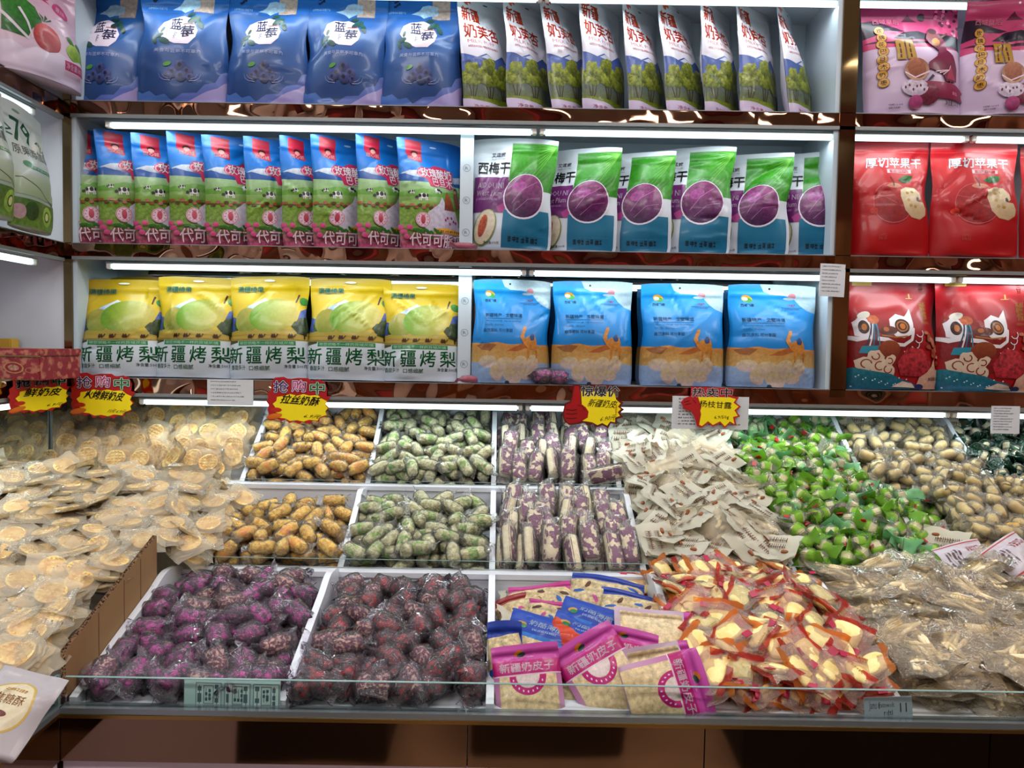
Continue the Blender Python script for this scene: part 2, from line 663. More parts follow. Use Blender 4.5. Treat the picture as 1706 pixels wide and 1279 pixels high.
def art_blueberry():
    A = Art('#2b4576', '#3164a4', 1.25)
    A.rect(.0, .80, 1, 1, '#2a66b0', '#2f7cc6')
    A.rect(.62, .80, .84, 1, '#b8a49a', '#c9b2a2', .4)
    A.ell(.55, .86, .16, .05, '#a9c6dc', None, .3, 14, .2, .3, 3)
    for i in range(5):
        A.ell(.16 + .025 * (i % 3), .90 + .014 * i, .022, .012, '#1b2f55', None, 0, 8, i)
    A.scribble(.08, .83, .30, .85, 12, '#8fb0d8', 4)
    A.poly([(.36, .74), (.52, .76), (.62, .73), (.70, .62), (.68, .55), (.60, .49), (.44, .49), (.30, .53), (.22, .62), (.27, .70)], '#cfc3d2', '#d9cfdc')
    for i, (x, y, r, t) in enumerate([(.25, .56, .06, .4), (.33, .51, .07, -.4), (.28, .62, .04, 1.2), (.64, .72, .08, .5), (.72, .68, .07, -1.0), (.60, .77, .05, .2), (.22, .51, .05, 2.2)]):
        A.ell(x, y, r, r * .38, '#1c3a3a', '#2f5a52', .4, 12, t)
    A.text('蓝', .36, .63, .50, .74, '#232a5e', .03)
    A.text('莓', .50, .54, .66, .66, '#232a5e', .03)
    A.text('果干', .42, .53, .455, .60, '#3a3a68')
    A.rect(.52, .675, .66, .683, '#8a3a44')
    A.text('美食与蓝莓不可辜负', .24, .405, .74, .437, '#98a2c8')
    for i, (x, y, r) in enumerate([(.44, .24, .06), (.52, .30, .065), (.60, .25, .06), (.53, .21, .06), (.39, .21, .05), (.63, .20, .045)]):
        A.ell(x, y, r, None, '#161d44', '#48528a', .5, 16)
        A.ell(x - .01, y + .01, r * .35, None, '#0f1434', None, 0, 8)
    A.ell(.38, .31, .045, .018, '#4c8a2e', None, 0, 10, .4)
    for s in (-1, 1):
        A.line([(.52 + s * .10, .17), (.52 + s * .17, .175), (.52 + s * .21, .195), (.52 + s * .225, .23)], .007, '#8f9ac6', .002)
        A.line([(.52 + s * .12, .185), (.52 + s * .17, .20), (.52 + s * .19, .225)], .005, '#8f9ac6', .002)
    A.poly([(0, 0), (.45, 0), (.36, .06), (.26, .05), (.18, .10), (.08, .09), (0, .13)], '#41609f', '#5277b4')
    A.poly([(.3, 0), (1, 0), (1, .30), (.93, .26), (.88, .18), (.78, .15), (.70, .08), (.55, .07), (.45, .02)], '#4c5ea0', '#6c7bb4')
    A.poly([(.6, 0), (1, 0), (1, .22), (.9, .14), (.8, .10), (.7, .05)], '#8d84b4', '#a79cc2')
    return A


def art_milk():
    A = Art('#b9aec6', '#c6cdd4', 1.75)
    A.rect(0, .40, 1, 1, '#c9c3cf', '#ccd4da')
    A.ell(.56, .955, .05, .006, '#3a4448', None, 0, 8)
    A.poly([(.05, .95), (.27, .95), (.27, .925), (.21, .935), (.21, .905), (.15, .91), (.12, .93), (.05, .93)], '#c8572f')
    A.text('新疆', .07, .77, .40, .89, '#c2400f', .06)
    A.text('奶芙杏', .07, .62, .70, .745, '#c2400f', .06)
    A.text('MILK PUFF', .10, .575, .56, .605, '#b8646a')
    A.scribble(.10, .535, .62, .555, 22, '#b05a62', 9)
    A.poly([(0, .32), (1, .32), (1, .50), (.85, .46), (.7, .51), (.52, .45), (.35, .49), (.2, .45), (0, .48)], '#5d6ba8', '#31508c', .15)
    A.poly([(.25, .45), (.36, .48), (.5, .455), (.40, .44)], '#b8bccb')
    A.rect(0, .10, 1, .33, '#5f6a2c', '#565f7e', .3)
    A.rect(0, .065, 1, .12, '#7d8f22', '#6d7b1e', .4)
    for i, x in enumerate((.12, .40, .66, .9)):
        tree(A, x, .12, 1.25 + .2 * (i % 2), '#4f5c18')
    A.poly([(0, 0), (1, 0), (1, .06), (.6, .075), (.3, .09), (0, .10)], '#b4a4c0', '#b9adc4')
    A.poly([(.86, .06), (1, .04), (1, .44), (.9, .45), (.80, .40), (.9, .30)], '#6e2a1c', '#8c4630', .6)
    A.text('净含量:500克', .12, .028, .62, .058, '#a8284e', .02)
    return A


def art_rose():
    A = Art('#b9a3bd', '#8c2f58', 1.18)
    A.rect(0, 0, 1, .60, '#b3a0ba', '#c0abc2')
    A.rect(0, .57, 1, 1, '#b84470', '#9a3560')
    A.poly([(0, .83), (.12, .84), (.3, .78), (.42, .74), (.36, .73), (.2, .74), (.1, .69), (0, .67)], '#2c1a30')
    A.poly([(0, .63), (.1, .64), (.3, .60), (.7, .615), (1, .57), (1, .60), (.7, .64), (.3, .625)], '#3a1a34')
    A.poly([(.27, .66), (.4, .73), (.55, .745), (.66, .72), (.78, .73), (1, .70), (1, .58), (.86, .61), (.6, .655), (.42, .65)], '#241a30')
    A.poly([(.40, .83), (.47, .90), (.50, .865), (.54, .84), (.56, .83)], '#5a1c3c')
    A.ell(.61, .875, .042, None, '#3c1e34')
    A.ell(.51, .965, .012, None, '#d8c4cc')
    R = random.Random(5)
    for i in range(34):
        x = .76 + .24 * R.random(); y = .99 - .28 * R.random() * (.4 + (x - .74) * 3)
        A.ell(x, y, .018, None, ['#5a1838', '#e07a9c', '#3a1530', '#d4608a'][i % 4], None, 0, 6)
    A.text('西域皇后', .10, .80, .37, .85, '#d88aa4', .02)
    for i, ch in enumerate('玫瑰花巴旦木奶枣'):
        y = .735 - i * .068
        x = .15 + (.012 if i % 2 else 0) - .0015 * i
        A.ell(x, y, .048, None, '#4a2a14')
        A.ell(x, y, .044, None, '#b88a3a', None, .2)
        A.text(ch, x - .026, y - .021, x + .026, y + .021, '#3a2010', .03)
    for x0 in (.27, .365):
        A.rect(x0, .44, x0 + .085, .63, '#8a6a24')
        A.rect(x0 + .006, .447, x0 + .079, .623, '#a37e34')
        A.scribble(x0 + .03, .46, x0 + .055, .60, 1, '#4a2c10', 7)
        A.scribble(x0 + .03, .52, x0 + .055, .55, 1, '#4a2c10', 8)
    # walking woman in a maroon robe with a lute
    A.poly([(.64, .72), (.70, .745), (.77, .70), (.82, .62), (.80, .55), (.86, .50), (.885, .38), (.875, .27), (.74, .26), (.70, .32), (.56, .36), (.56, .41), (.66, .47), (.70, .53), (.62, .60), (.60, .65)], '#6c1c40', '#7c2448')
    A.ell(.685, .70, .045, None, '#7a3a2a')
    A.ell(.70, .735, .05, .03, '#44142c')
    A.ell(.70, .62, .06, .035, '#a8743a', '#c08a4a', .3, 16, .8)
    A.line([(.74, .65), (.86, .72)], .02, '#5a2c1a')
    A.poly([(.74, .28), (.80, .40), (.86, .28)], '#a03a58')
    for k in (0, 1, 2):
        A.line([(.70 - .04 * k, .31 + .01 * k), (.78, .36), (.80, .40)], .007, '#d8c0d0')
    A.line([(.60, .30), (.54, .245)], .03, '#2a2038', .015)
    A.line([(.79, .27), (.79, .20)], .022, '#5a1c34', .012)
    # almond date with milk
    A.poly([(.46, .25), (.86, .245), (.97, .20), (.93, .17), (.97, .12), (.62, .12)], '#7a1440', '#8a1a4a')
    A.text('净含', .81, .155, .88, .185, '#c890a8')
    A.ell(.56, .15, .10, None, '#5c1c34', '#7a2c44', .6, 18)
    A.ell(.42, .20, .125, .07, '#a89cae', '#c0b4c4', .4, 18)
    for i in range(7):
        A.ell(.33 + .035 * i, .20 + .02 * math.sin(i * 2.2), .009, .012, '#6a1c34')
    A.ell(.43, .08, .07, None, '#701848', '#a85080', .3, 16)
    A.ell(.44, .35, .115, None, '#b08c76', '#8a5a3c', .2, 20)
    A.ell(.44, .36, .085, .09, '#7a3c20', '#a0664a', .4, 18, .3)
    A.line([(.33, .33), (.42, .28), (.56, .33)], .014, '#cdb8c6')
    A.text('净含量:500克', .73, .065, .90, .105, '#3a2430', .03)
    A.scribble(.19, .06, .30, .075, 8, '#6a5a72', 11)
    A.scribble(.19, .035, .29, .05, 8, '#6a5a72', 12)
    return A


def art_strawberry():
    A = Art('#b9a4b2', '#b8909e', 1.3)
    A.rect(0, .0, 1, 1, '#c2b2c2', '#bb94a6')
    A.text('组合装', .10, .885, .42, .945, '#c890a4', .03, outline='#a8386a', ow=.04)
    A.text('果', .56, .86, .80, .99, '#d8b0c0', .05, outline='#b03468', ow=.06)
    A.ell(.50, .885, .035, None, '#a82c5c')
    A.poly([(.08, .83), (.55, .80), (.62, .77), (.58, .76), (.62, .73), (.30, .77), (.08, .79)], '#b03a68')
    A.text('浓郁果味·爽脆酸甜', .12, .785, .54, .815, '#d8b8c8', rot=-3)
    A.ell(.74, .70, .10, None, '#b03a70')
    A.text('果味', .68, .67, .80, .735, '#d8b8c8', .02, rot=-20)
    A.poly([(.06, .66), (.2, .70), (.38, .62), (.42, .48), (.30, .40), (.25, .30), (.04, .32)], '#1f5a24', '#3f7a34', .5)
    A.line([(.04, .48), (.18, .36), (.26, .30)], .03, '#c2b8c2')
    A.line([(.2, .56), (.26, .44), (.30, .32)], .03, '#c6bcc6', .015)
    A.ell(.46, .36, .155, .13, '#8a1c20', '#b83a38', .35, 20)
    for k in range(6):
        t = .3 + k * .5
        A.poly([(.44, .50), (.44 + .14 * math.cos(t), .49 + .09 * math.sin(t)), (.47 + .10 * math.cos(t), .50 + .05 * math.sin(t))], '#2f5a28')
    A.ell(.84, .32, .17, .09, '#6c8f2a', '#9cb04a', .4, 18)
    A.ell(.90, .40, .09, .04, '#2a5230', None, .3, 12)
    A.ell(.74, .42, .06, .022, '#3f7a2c', None, 0, 10, -.7)
    A.poly([(0, 0), (1, 0), (1, .22), (.85, .26), (.72, .23), (.58, .27), (.45, .23), (.33, .25), (.22, .20), (.1, .25), (0, .22)], '#b8a8bc', '#c8bccb')
    A.rect(.64, .14, .94, .225, '#a83462')
    A.text('净含量180克', .66, .155, .92, .21, '#d0c0cc', .02)
    for k in range(14):
        A.rect(.64 + .018 * k, .085, .648 + .018 * k, .13, '#b890a0')
    return A


def art_kiwi():
    A = Art('#8f9a8c', '#a9aeae', 1.55)
    A.rect(0, .25, 1, 1, '#a2a89e', '#b0b6b6')
    A.ell(.30, .935, .09, .012, '#5c7a68', None, 0, 10)
    A.text('≥', .05, .72, .17, .80, '#1f6a44', .03)
    A.text('79', .17, .69, .60, .88, '#1f6a44', .05)
    A.text('%', .62, .66, .84, .76, '#1f6a44', .03)
    A.text('原果添加量', .10, .58, .82, .66, '#3c4640', .02)
    A.ell(.26, .51, .075, .028, '#2c6c3c')
    A.rect(.28, .475, .80, .505, '#2c6c3c')
    A.scribble(.34, .48, .76, .50, 14, '#9cb8a4', 3)
    A.rect(.02, .25, .96, .42, '#8d987c', '#a4aa98')
    A.line([(.06, .38), (.14, .39), (.5, .30), (1, .18)], .012, '#3a2c1e')
    A.rect(0, 0, 1, .22, '#5d7a2a', '#4c6626', .5)
    A.ell(.62, .12, .13, None, '#7d9a3c', '#8fae44', .3)
    A.ell(.62, .12, .05, None, '#c0c488')
    A.ring(.62, .12, .07, .018, '#2c3a18')
    A.ell(.26, .13, .12, None, '#2f4c20', None, .5)
    A.ell(.08, .11, .08, .06, '#a88a90', None, .2)
    return A


def cow(A, x, y, s, flip=1):
    A.ell(x, y, .06 * s, .022 * s, '#d6d6d6', None, 0, 12)
    for dx in (-.045, -.025, .03, .048):
        A.line([(x + dx * s, y), (x + dx * s, y - .038 * s)], .012 * s, '#c4c4c0')
    A.ell(x + .01 * s, y + .004 * s, .024 * s, .018 * s, '#181818', None, 0, 9)
    A.ell(x - .04 * s * flip, y + .002 * s, .018 * s, .016 * s, '#181818', None, 0, 8)
    A.ell(x + .05 * s, y + .004 * s, .012 * s, .014 * s, '#181818', None, 0, 8)
    A.ell(x - .075 * s * flip, y - .012 * s, .022 * s, .012 * s, '#202020', None, 0, 8, .5 * flip)


def art_cow():
    A = Art('#5c7a24', '#1566b4', 1.52)
    A.rect(0, .70, 1, 1, '#1676c4', '#1266b2')
    A.rect(0, .62, 1, .72, '#3c82bc', '#1a74c0')
    A.poly([(0, .655), (.06, .68), (.16, .705), (.26, .71), (.42, .68), (.6, .71), (.8, .68), (1, .70), (1, .6), (0, .6)], '#8d98ac', '#c0c6d0', .3)
    A.poly([(0, .60), (1, .60), (1, .64), (.7, .62), (.45, .635), (.2, .65), (.08, .67), (0, .66)], '#144a8a', '#1c5698')
    A.rect(0, .38, 1, .60, '#6f8f2a', '#8fac84', .15)
    A.rect(0, .10, 1, .40, '#7c8f50', '#6c8c2c', .6)
    A.rect(0, 0, 1, .12, '#9c3c64', '#8a5c5c', .8)
    A.poly([(0, .50), (.3, .54), (.6, .52), (1, .56), (1, .50), (.5, .47), (0, .46)], '#5f8f30', '#6c9a48', .2)
    A.poly([(.12, .985), (.36, .97), (.36, .785), (.22, .80), (.12, .85)], '#b01c40', '#a81838')
    A.ell(.25, .865, .055, .022, '#3a1c20', None, 0, 10)
    A.ell(.25, .85, .04, .02, '#c88a84', None, 0, 10)
    A.text('甜心城', .145, .80, .345, .835, '#d8b0b8', .03)
    A.ell(.54, .935, .055, .008, '#9cc0dc', None, 0, 8)
    A.poly([(.27, .72), (.32, .745), (.45, .74), (.55, .775), (.7, .76), (.83, .72), (.82, .66), (.78, .62), (.82, .58), (.74, .555), (.58, .58), (.50, .56), (.40, .565), (.38, .63), (.29, .65), (.245, .68)], '#b02a54')
    A.ring(.31, .685, .05, .018, '#cf94a8')
    A.text('玫瑰酸奶', .31, .65, .80, .74, '#f2eaf0', .035, outline='#a3204c', ow=.05)
    A.text('巴旦木', .46, .57, .80, .65, '#f2eaf0', .03, outline='#a3204c', ow=.05)
    cow(A, .28, .47, 1.1); cow(A, .50, .53, .8, -1); cow(A, .14, .505, .55); cow(A, .90, .45, .7)
    for i in range(9):
        A.ell(.03 + .05 * i, .385 - .02 * (i % 2), .03, .013, ['#8c4a30', '#5c3a22', '#a05a5a'][i % 3], None, .5, 8)
    # girl picking tea beside the almond
    A.ell(.83, .55, .035, .028, '#1c1414'); A.ell(.82, .54, .022, .018, '#a8705c'); A.poly([(.78, .52), (.87, .51), (.88, .40), (.81, .38)], '#7a3c34')
    A.poly([(.34, .33), (.44, .38), (.50, .41), (.55, .47), (.60, .42), (.58, .30), (.62, .22), (.9, .22), (.94, .10), (.30, .10), (.30, .26)], '#aca4b4', '#c2bccb', .3)
    A.poly([(.58, .33), (.60, .45), (.66, .53), (.73, .45), (.78, .33), (.68, .30)], '#6a3016', '#9a5024', .5)
    A.poly([(.57, .36), (.78, .36), (.84, .24), (.76, .17), (.60, .19), (.55, .27)], '#a494a8', '#bcb2c2', .3)
    for i in range(6):
        A.ell(.60 + .036 * i, .27 + .03 * math.sin(i * 2.4), .018, .014, '#8c2c54', None, 0, 7)
    A.ell(.27, .26, .10, None, '#ccb4c0'); A.ring(.27, .26, .094, .006, '#a8365c'); A.ell(.27, .262, .032, .040, '#9c2848', '#c05a6c')
    for k in range(10):
        A.ell(.27 + .068 * math.cos(k * .63), .26 + .068 * math.sin(k * .63) / 1.52, .009, None, '#b05a78', None, 0, 5)
    A.poly([(.43, .185), (.60, .20), (.88, .175), (.88, .135), (.60, .155), (.43, .145)], '#b8842c', '#c89838', .3)
    A.scribble(.47, .16, .84, .178, 10, '#6a4010', 5)
    for i in range(8):
        A.ell(.18 + .045 * i, .17 - .02 * (i % 3), .05, .013, '#255c20', '#2f6e28', .3, 10, (i * .9) % 3)
    for i in range(4):
        A.ell(.01 + .03 * i, .19 - .04 * (i % 3), .035, .022, '#b03468', '#c0608c', .3, 9, i)
    A.text('代可可脂巧克力', .10, .03, 1.16, .145, '#f2eaf0', .02, outline='#a8305c', ow=.05)
    return A


def art_plum():
    A = Art('#b9bfca', '#c3c9d0', 1.32)
    A.rect(.475, .52, 1, .955, '#2f7a18', '#3a8c1a', .35)
    for i in range(8):
        x = .56 + .02 * i
        A.line([(.98, .93), (.70 + .01 * i, .955 - .045 * i)], .010, '#72b44c', .002)
        A.line([(.50 + .05 * i, .60), (.60 + .05 * i, .70), (.72 + .03 * i, .72)], .016, '#2a6a16', .002)
    A.poly([(.455, .60), (.56, .69), (.64, .70), (.58, .63), (.50, .585)], '#2c7430', '#4c9444', .2)
    A.rect(.03, .32, .47, .64, '#5c1c60', '#6c2068')
    A.poly([(.40, .32), (.47, .32), (.47, .42), (.43, .40), (.36, .37)], '#9a3a7c')
    A.rect(.455, .02, .97, .345, '#126080', '#156a88')
    A.text('艾逗妮', .23, .835, .40, .875, '#3c2c48', .03)
    A.text('ALDOU NI', .23, .81, .40, .822, '#5c5068')
    A.text('西梅干', .08, .67, .47, .785, '#15161c', .05)
    A.text('AIDOU NI', .08, .535, .42, .588, '#c9bccb', .02)
    A.text('West Plum', .08, .465, .41, .515, '#c9bccb', .015)
    A.scribble(.09, .425, .36, .445, 14, '#9a7aa4', 3)
    A.ell(.68, .47, .245, .205, '#c9c5d2', '#c9c5d2', 0, 30)
    A.ell(.68, .475, .232, .195, '#3c1a48', '#7d2c66', .8, 30)
    A.ell(.62, .55, .09, .05, '#8f4080', None, .6, 14, .4)
    A.line([(.55, .40), (.66, .52), (.82, .60)], .006, '#a070a0')
    A.line([(.60, .34), (.74, .44), (.88, .46)], .005, '#a070a0')
    A.ell(.245, .185, .135, .165, '#5c6e30', '#8a9060', .2, 24, -.25)
    A.ell(.245, .19, .120, .152, '#b3a590', '#c2b8a8', .2, 24, -.25)
    A.ell(.225, .20, .05, .10, '#8c3c26', '#b05c3c', .7, 16, -.2)
    A.scribble(.53, .07, .88, .115, 7, '#14303e', 5)
    A.scribble(.60, .125, .92, .135, 22, '#2c7c98', 6)
    A.text('净含量:500克', .25, .045, .43, .068, '#34383c', .02)
    return A


def art_apple():
    A = Art('#9a0d14', '#ad1220', 1.38)
    A.rect(0, .90, 1, .905, '#c8323c')
    A.text('厚切苹果干', .20, .765, .90, .855, '#e4e4ea', .045, outline='#5a2030', ow=.03)
    A.rect(.44, .715, .76, .75, '#c8a8b0')
    A.rect(.47, .718, .73, .747, '#a01c2c')
    A.text('新疆特产', .50, .72, .70, .745, '#d8b8c0', .02)
    A.poly([(.56, .65), (.62, .68), (.70, .70), (.78, .69), (.76, .645), (.69, .625), (.62, .63)], '#1c4c1c', '#26662a')
    A.ell(.46, .45, .245, .19, '#7c0a10', '#9c1820', .5, 28)
    A.ring(.46, .45, .245, .007, '#c4525a')
    A.ell(.51, .60, .10, .022, '#a8665c', '#bc8a6c', .3, 16)
    A.line([(.50, .595), (.50, .64), (.47, .68)], .018, '#3c2018', .012)
    A.poly([(.56, .50), (.58, .56), (.66, .585), (.78, .58), (.84, .53), (.84, .48), (.79, .455), (.87, .45), (.905, .40), (.89, .345), (.80, .305), (.68, .32), (.60, .38)], '#b39a78', '#c0b094', .15)
    for (x, y) in ((.66, .53), (.73, .54), (.66, .47), (.68, .42), (.74, .41)):
        A.ell(x, y, .022, .014, '#a0833c', None, 0, 9)
    A.ell(.785, .475, .02, .02, '#3a2014', None, 0, 7, 0, .4)
    A.line([(.24, .52), (.36, .50), (.50, .44)], .005, '#c05a60')
    A.scribble(.28, .16, .38, .185, 5, '#b04038', 4)
    A.scribble(.28, .13, .38, .155, 5, '#b04038', 5)
    A.ell(.22, .38, .05, .03, '#b8382c', None, .6, 10)
    return A


def camel(A, x, y, s=1.0, c='#4a2c1a'):
    A.ell(x, y, .034 * s, .014 * s, c, None, 0, 10)
    A.ell(x - .012 * s, y + .013 * s, .011 * s, .012 * s, c, None, 0, 8)
    A.ell(x + .014 * s, y + .013 * s, .011 * s, .012 * s, c, None, 0, 8)
    for dx in (-.026, -.014, .014, .028):
        A.line([(x + dx * s, y), (x + dx * s, y - .03 * s)], .006 * s, c)
    A.line([(x + .03 * s, y), (x + .045 * s, y - .004 * s), (x + .052 * s, y + .018 * s), (x + .066 * s, y + .018 * s)], .010 * s, c)


def art_pear():
    A = Art('#b9c1c9', '#b59a08', 1.26)
    A.rect(0, .42, 1, 1, '#b9a52a', '#b89c06')
    A.rect(0, .355, 1, .47, '#b39a4e', '#a89046')
    A.poly([(0, .44), (.08, .46), (.10, .58), (.0, .60)], '#3a4a8a', '#4c5c98', .4)
    A.poly([(.90, .58), (.93, .66), (1, .68), (1, .46), (.92, .44)], '#3c4c86', '#5064a0', .4)
    A.ell(.10, .52, .05, .06, '#2c4818', None, .9, 12)
    A.poly([(.12, .60), (.24, .70), (.34, .74), (.44, .78), (.54, .74), (.50, .66), (.40, .62), (.36, .60)], '#4c80bc', '#c4d4e4', .15)
    A.poly([(.30, .70), (.44, .785), (.54, .74), (.46, .70), (.40, .64), (.36, .68)], '#c0c8d4', '#ccd2da', .1)
    A.ell(.235, .56, .17, .125, '#7c8838', '#988f40', .15, 24)
    A.gx = True
    A.ell(.58, .61, .315, .165, '#5c8c1c', '#b0a052', .12, 34, .12)
    A.gx = False
    A.rect(0, .415, 1, .455, '#a8923e', '#9c9040')
    A.line([(.845, .74), (.86, .79), (.875, .82)], .018, '#3c2c14', .024)
    A.ell(.95, .75, .07, .035, '#2c6c20', '#3c8030', .2, 12, -.5)
    for i, (x, y, r) in enumerate([(.90, .50, .075), (.95, .54, .07), (.99, .50, .07), (.93, .46, .06)]):
        A.ell(x, y, r, None, '#24301a', '#3a4a20', .9, 12, 0, .3, i)
    A.line([(.95, .45), (.95, .38)], .014, '#1e1a12')
    for x in (.30, .44, .60, .80):
        camel(A, x, .402, .95)
    A.poly([(0, .365), (1, .36), (1, .372), (.6, .385), (.3, .378), (0, .385)], '#8f8040', None, .3)
    A.rect(0, 0, 1, .36, '#b4bbc6', '#bec6cc')
    A.poly([(0, .32), (.14, .345), (.14, .36), (0, .36)], '#4a4a2c')
    A.rect(.15, .315, .85, .358, '#2c7848', '#34804c')
    A.text('带您领略不一样的异域风情', .17, .322, .83, .351, '#a4c0ac')
    for i, ch in enumerate('新疆烤梨'):
        A.text(ch, .02 + .245 * i, .145, .21 + .245 * i, .30, '#15603a', .035, col2='#1c7a44')
    A.text('香甜多汁', .06, .085, .25, .13, '#1c6a44', .02)
    A.text('口感细腻', .30, .08, .55, .125, '#1c6a44', .02)
    A.text('净含量:500克', .72, .10, .97, .135, '#3a5a4c', .01)
    A.text('满疆绮果', .10, .84, .42, .895, '#1f6a58', .02, outline='#7aa88c', ow=.03)
    A.ell(.50, .955, .07, .010, '#d8dcc8', None, 0, 12)
    return A


def art_sky():
    A = Art('#7f9cc0', '#1b86c6', 1.30)
    A.rect(0, .37, 1, 1, '#1878b8', '#1b8aca')
    A.poly([(.36, 1), (.40, .93), (.48, .90), (.62, .895), (.74, .88), (.82, .80), (.90, .75), (1, .72), (1, 1)], '#8fa9b8', '#a8bcc6', .15)
    A.ell(.47, .955, .013, None, '#1a2228')
    A.ell(.735, .89, .045, .028, '#a8707c', '#b87c88', .1, 14)
    A.ell(.70, .865, .07, .014, '#a0b4c4', None, 0, 12)
    A.ell(.21, .855, .065, .034, '#c8c04c', '#d08a2c', 0, 16, -.3, 0, 0)
    A.ell(.22, .842, .055, .022, '#2f8a3c', '#3c9a40', 0, 14, -.2)
    A.ell(.19, .855, .035, .018, '#d8dcc0', None, 0, 10, -.3)
    A.text('西域飞歌', .14, .775, .29, .805, '#15405c', .03)
    A.text('1987', .68, .785, .77, .81, '#b04858', .02)
    A.rect(.60, .772, .84, .776, '#2a5a86'); A.scribble(.65, .755, .80, .765, 12, '#2a5a86', 3)
    A.text('新疆特产 · 戈壁味道', .13, .625, .63, .665, '#15496e', .02)
    A.rect(.13, .612, .62, .616, '#15496e')
    A.text('Xinjiang specialty', .14, .58, .62, .60, '#1c5a86')
    A.text('milk dates', .14, .545, .38, .565, '#1c5a86')
    A.text('自然原料 可分享甜', .13, .48, .50, .515, '#15496e', .01)
    A.poly([(0, .32), (1, .30), (1, .365), (.92, .37), (.80, .355), (.62, .375), (.48, .36), (.30, .385), (.15, .37), (0, .38)], '#a8713c', '#b8864a', .2)
    A.poly([(0, .18), (1, .18), (1, .31), (.85, .335), (.68, .35), (.5, .31), (.32, .36), (.2, .375), (.1, .34), (0, .33)], '#b3945c', '#a87c44', .25)
    A.poly([(.05, .355), (.12, .31), (.22, .30), (.30, .36), (.2, .375)], '#8a5a32', None, .2)
    A.poly([(.42, .30), (.62, .375), (.80, .35), (.66, .33), (.56, .30)], '#9a5c30', None, .2)
    # see-through foot of the pouch with pale sweets inside
    A.poly([(0, 0), (1, 0), (1, .19), (.85, .20), (.6, .16), (.4, .14), (.2, .18), (0, .20)], '#7a90b4', '#8ca0bc', .15)
    for i, (x, y, r) in enumerate([(.20, .20, .11), (.38, .16, .14), (.58, .17, .13), (.76, .19, .11), (.30, .09, .10), (.50, .07, .13), (.68, .09, .10)]):
        A.ell(x, y, r, r * .55, '#b0a0a4', '#b4a27c', .25, 14, i * .5)
    A.poly([(.60, .44), (.63, .50), (.655, .54), (.69, .54), (.68, .50), (.655, .46), (.66, .42), (.72, .45), (.75, .40), (.79, .47), (.82, .42), (.83, .34), (.82, .24), (.805, .24), (.80, .32), (.72, .32), (.71, .24), (.695, .24), (.69, .34), (.64, .38)], '#a86c2c', '#b8803c', .4)
    A.ell(.77, .44, .03, .035, '#2c4a78', None, .2, 9)
    A.ell(.44, .005, .03, .02, '#1c3c5c', None, 0, 8)
    return A


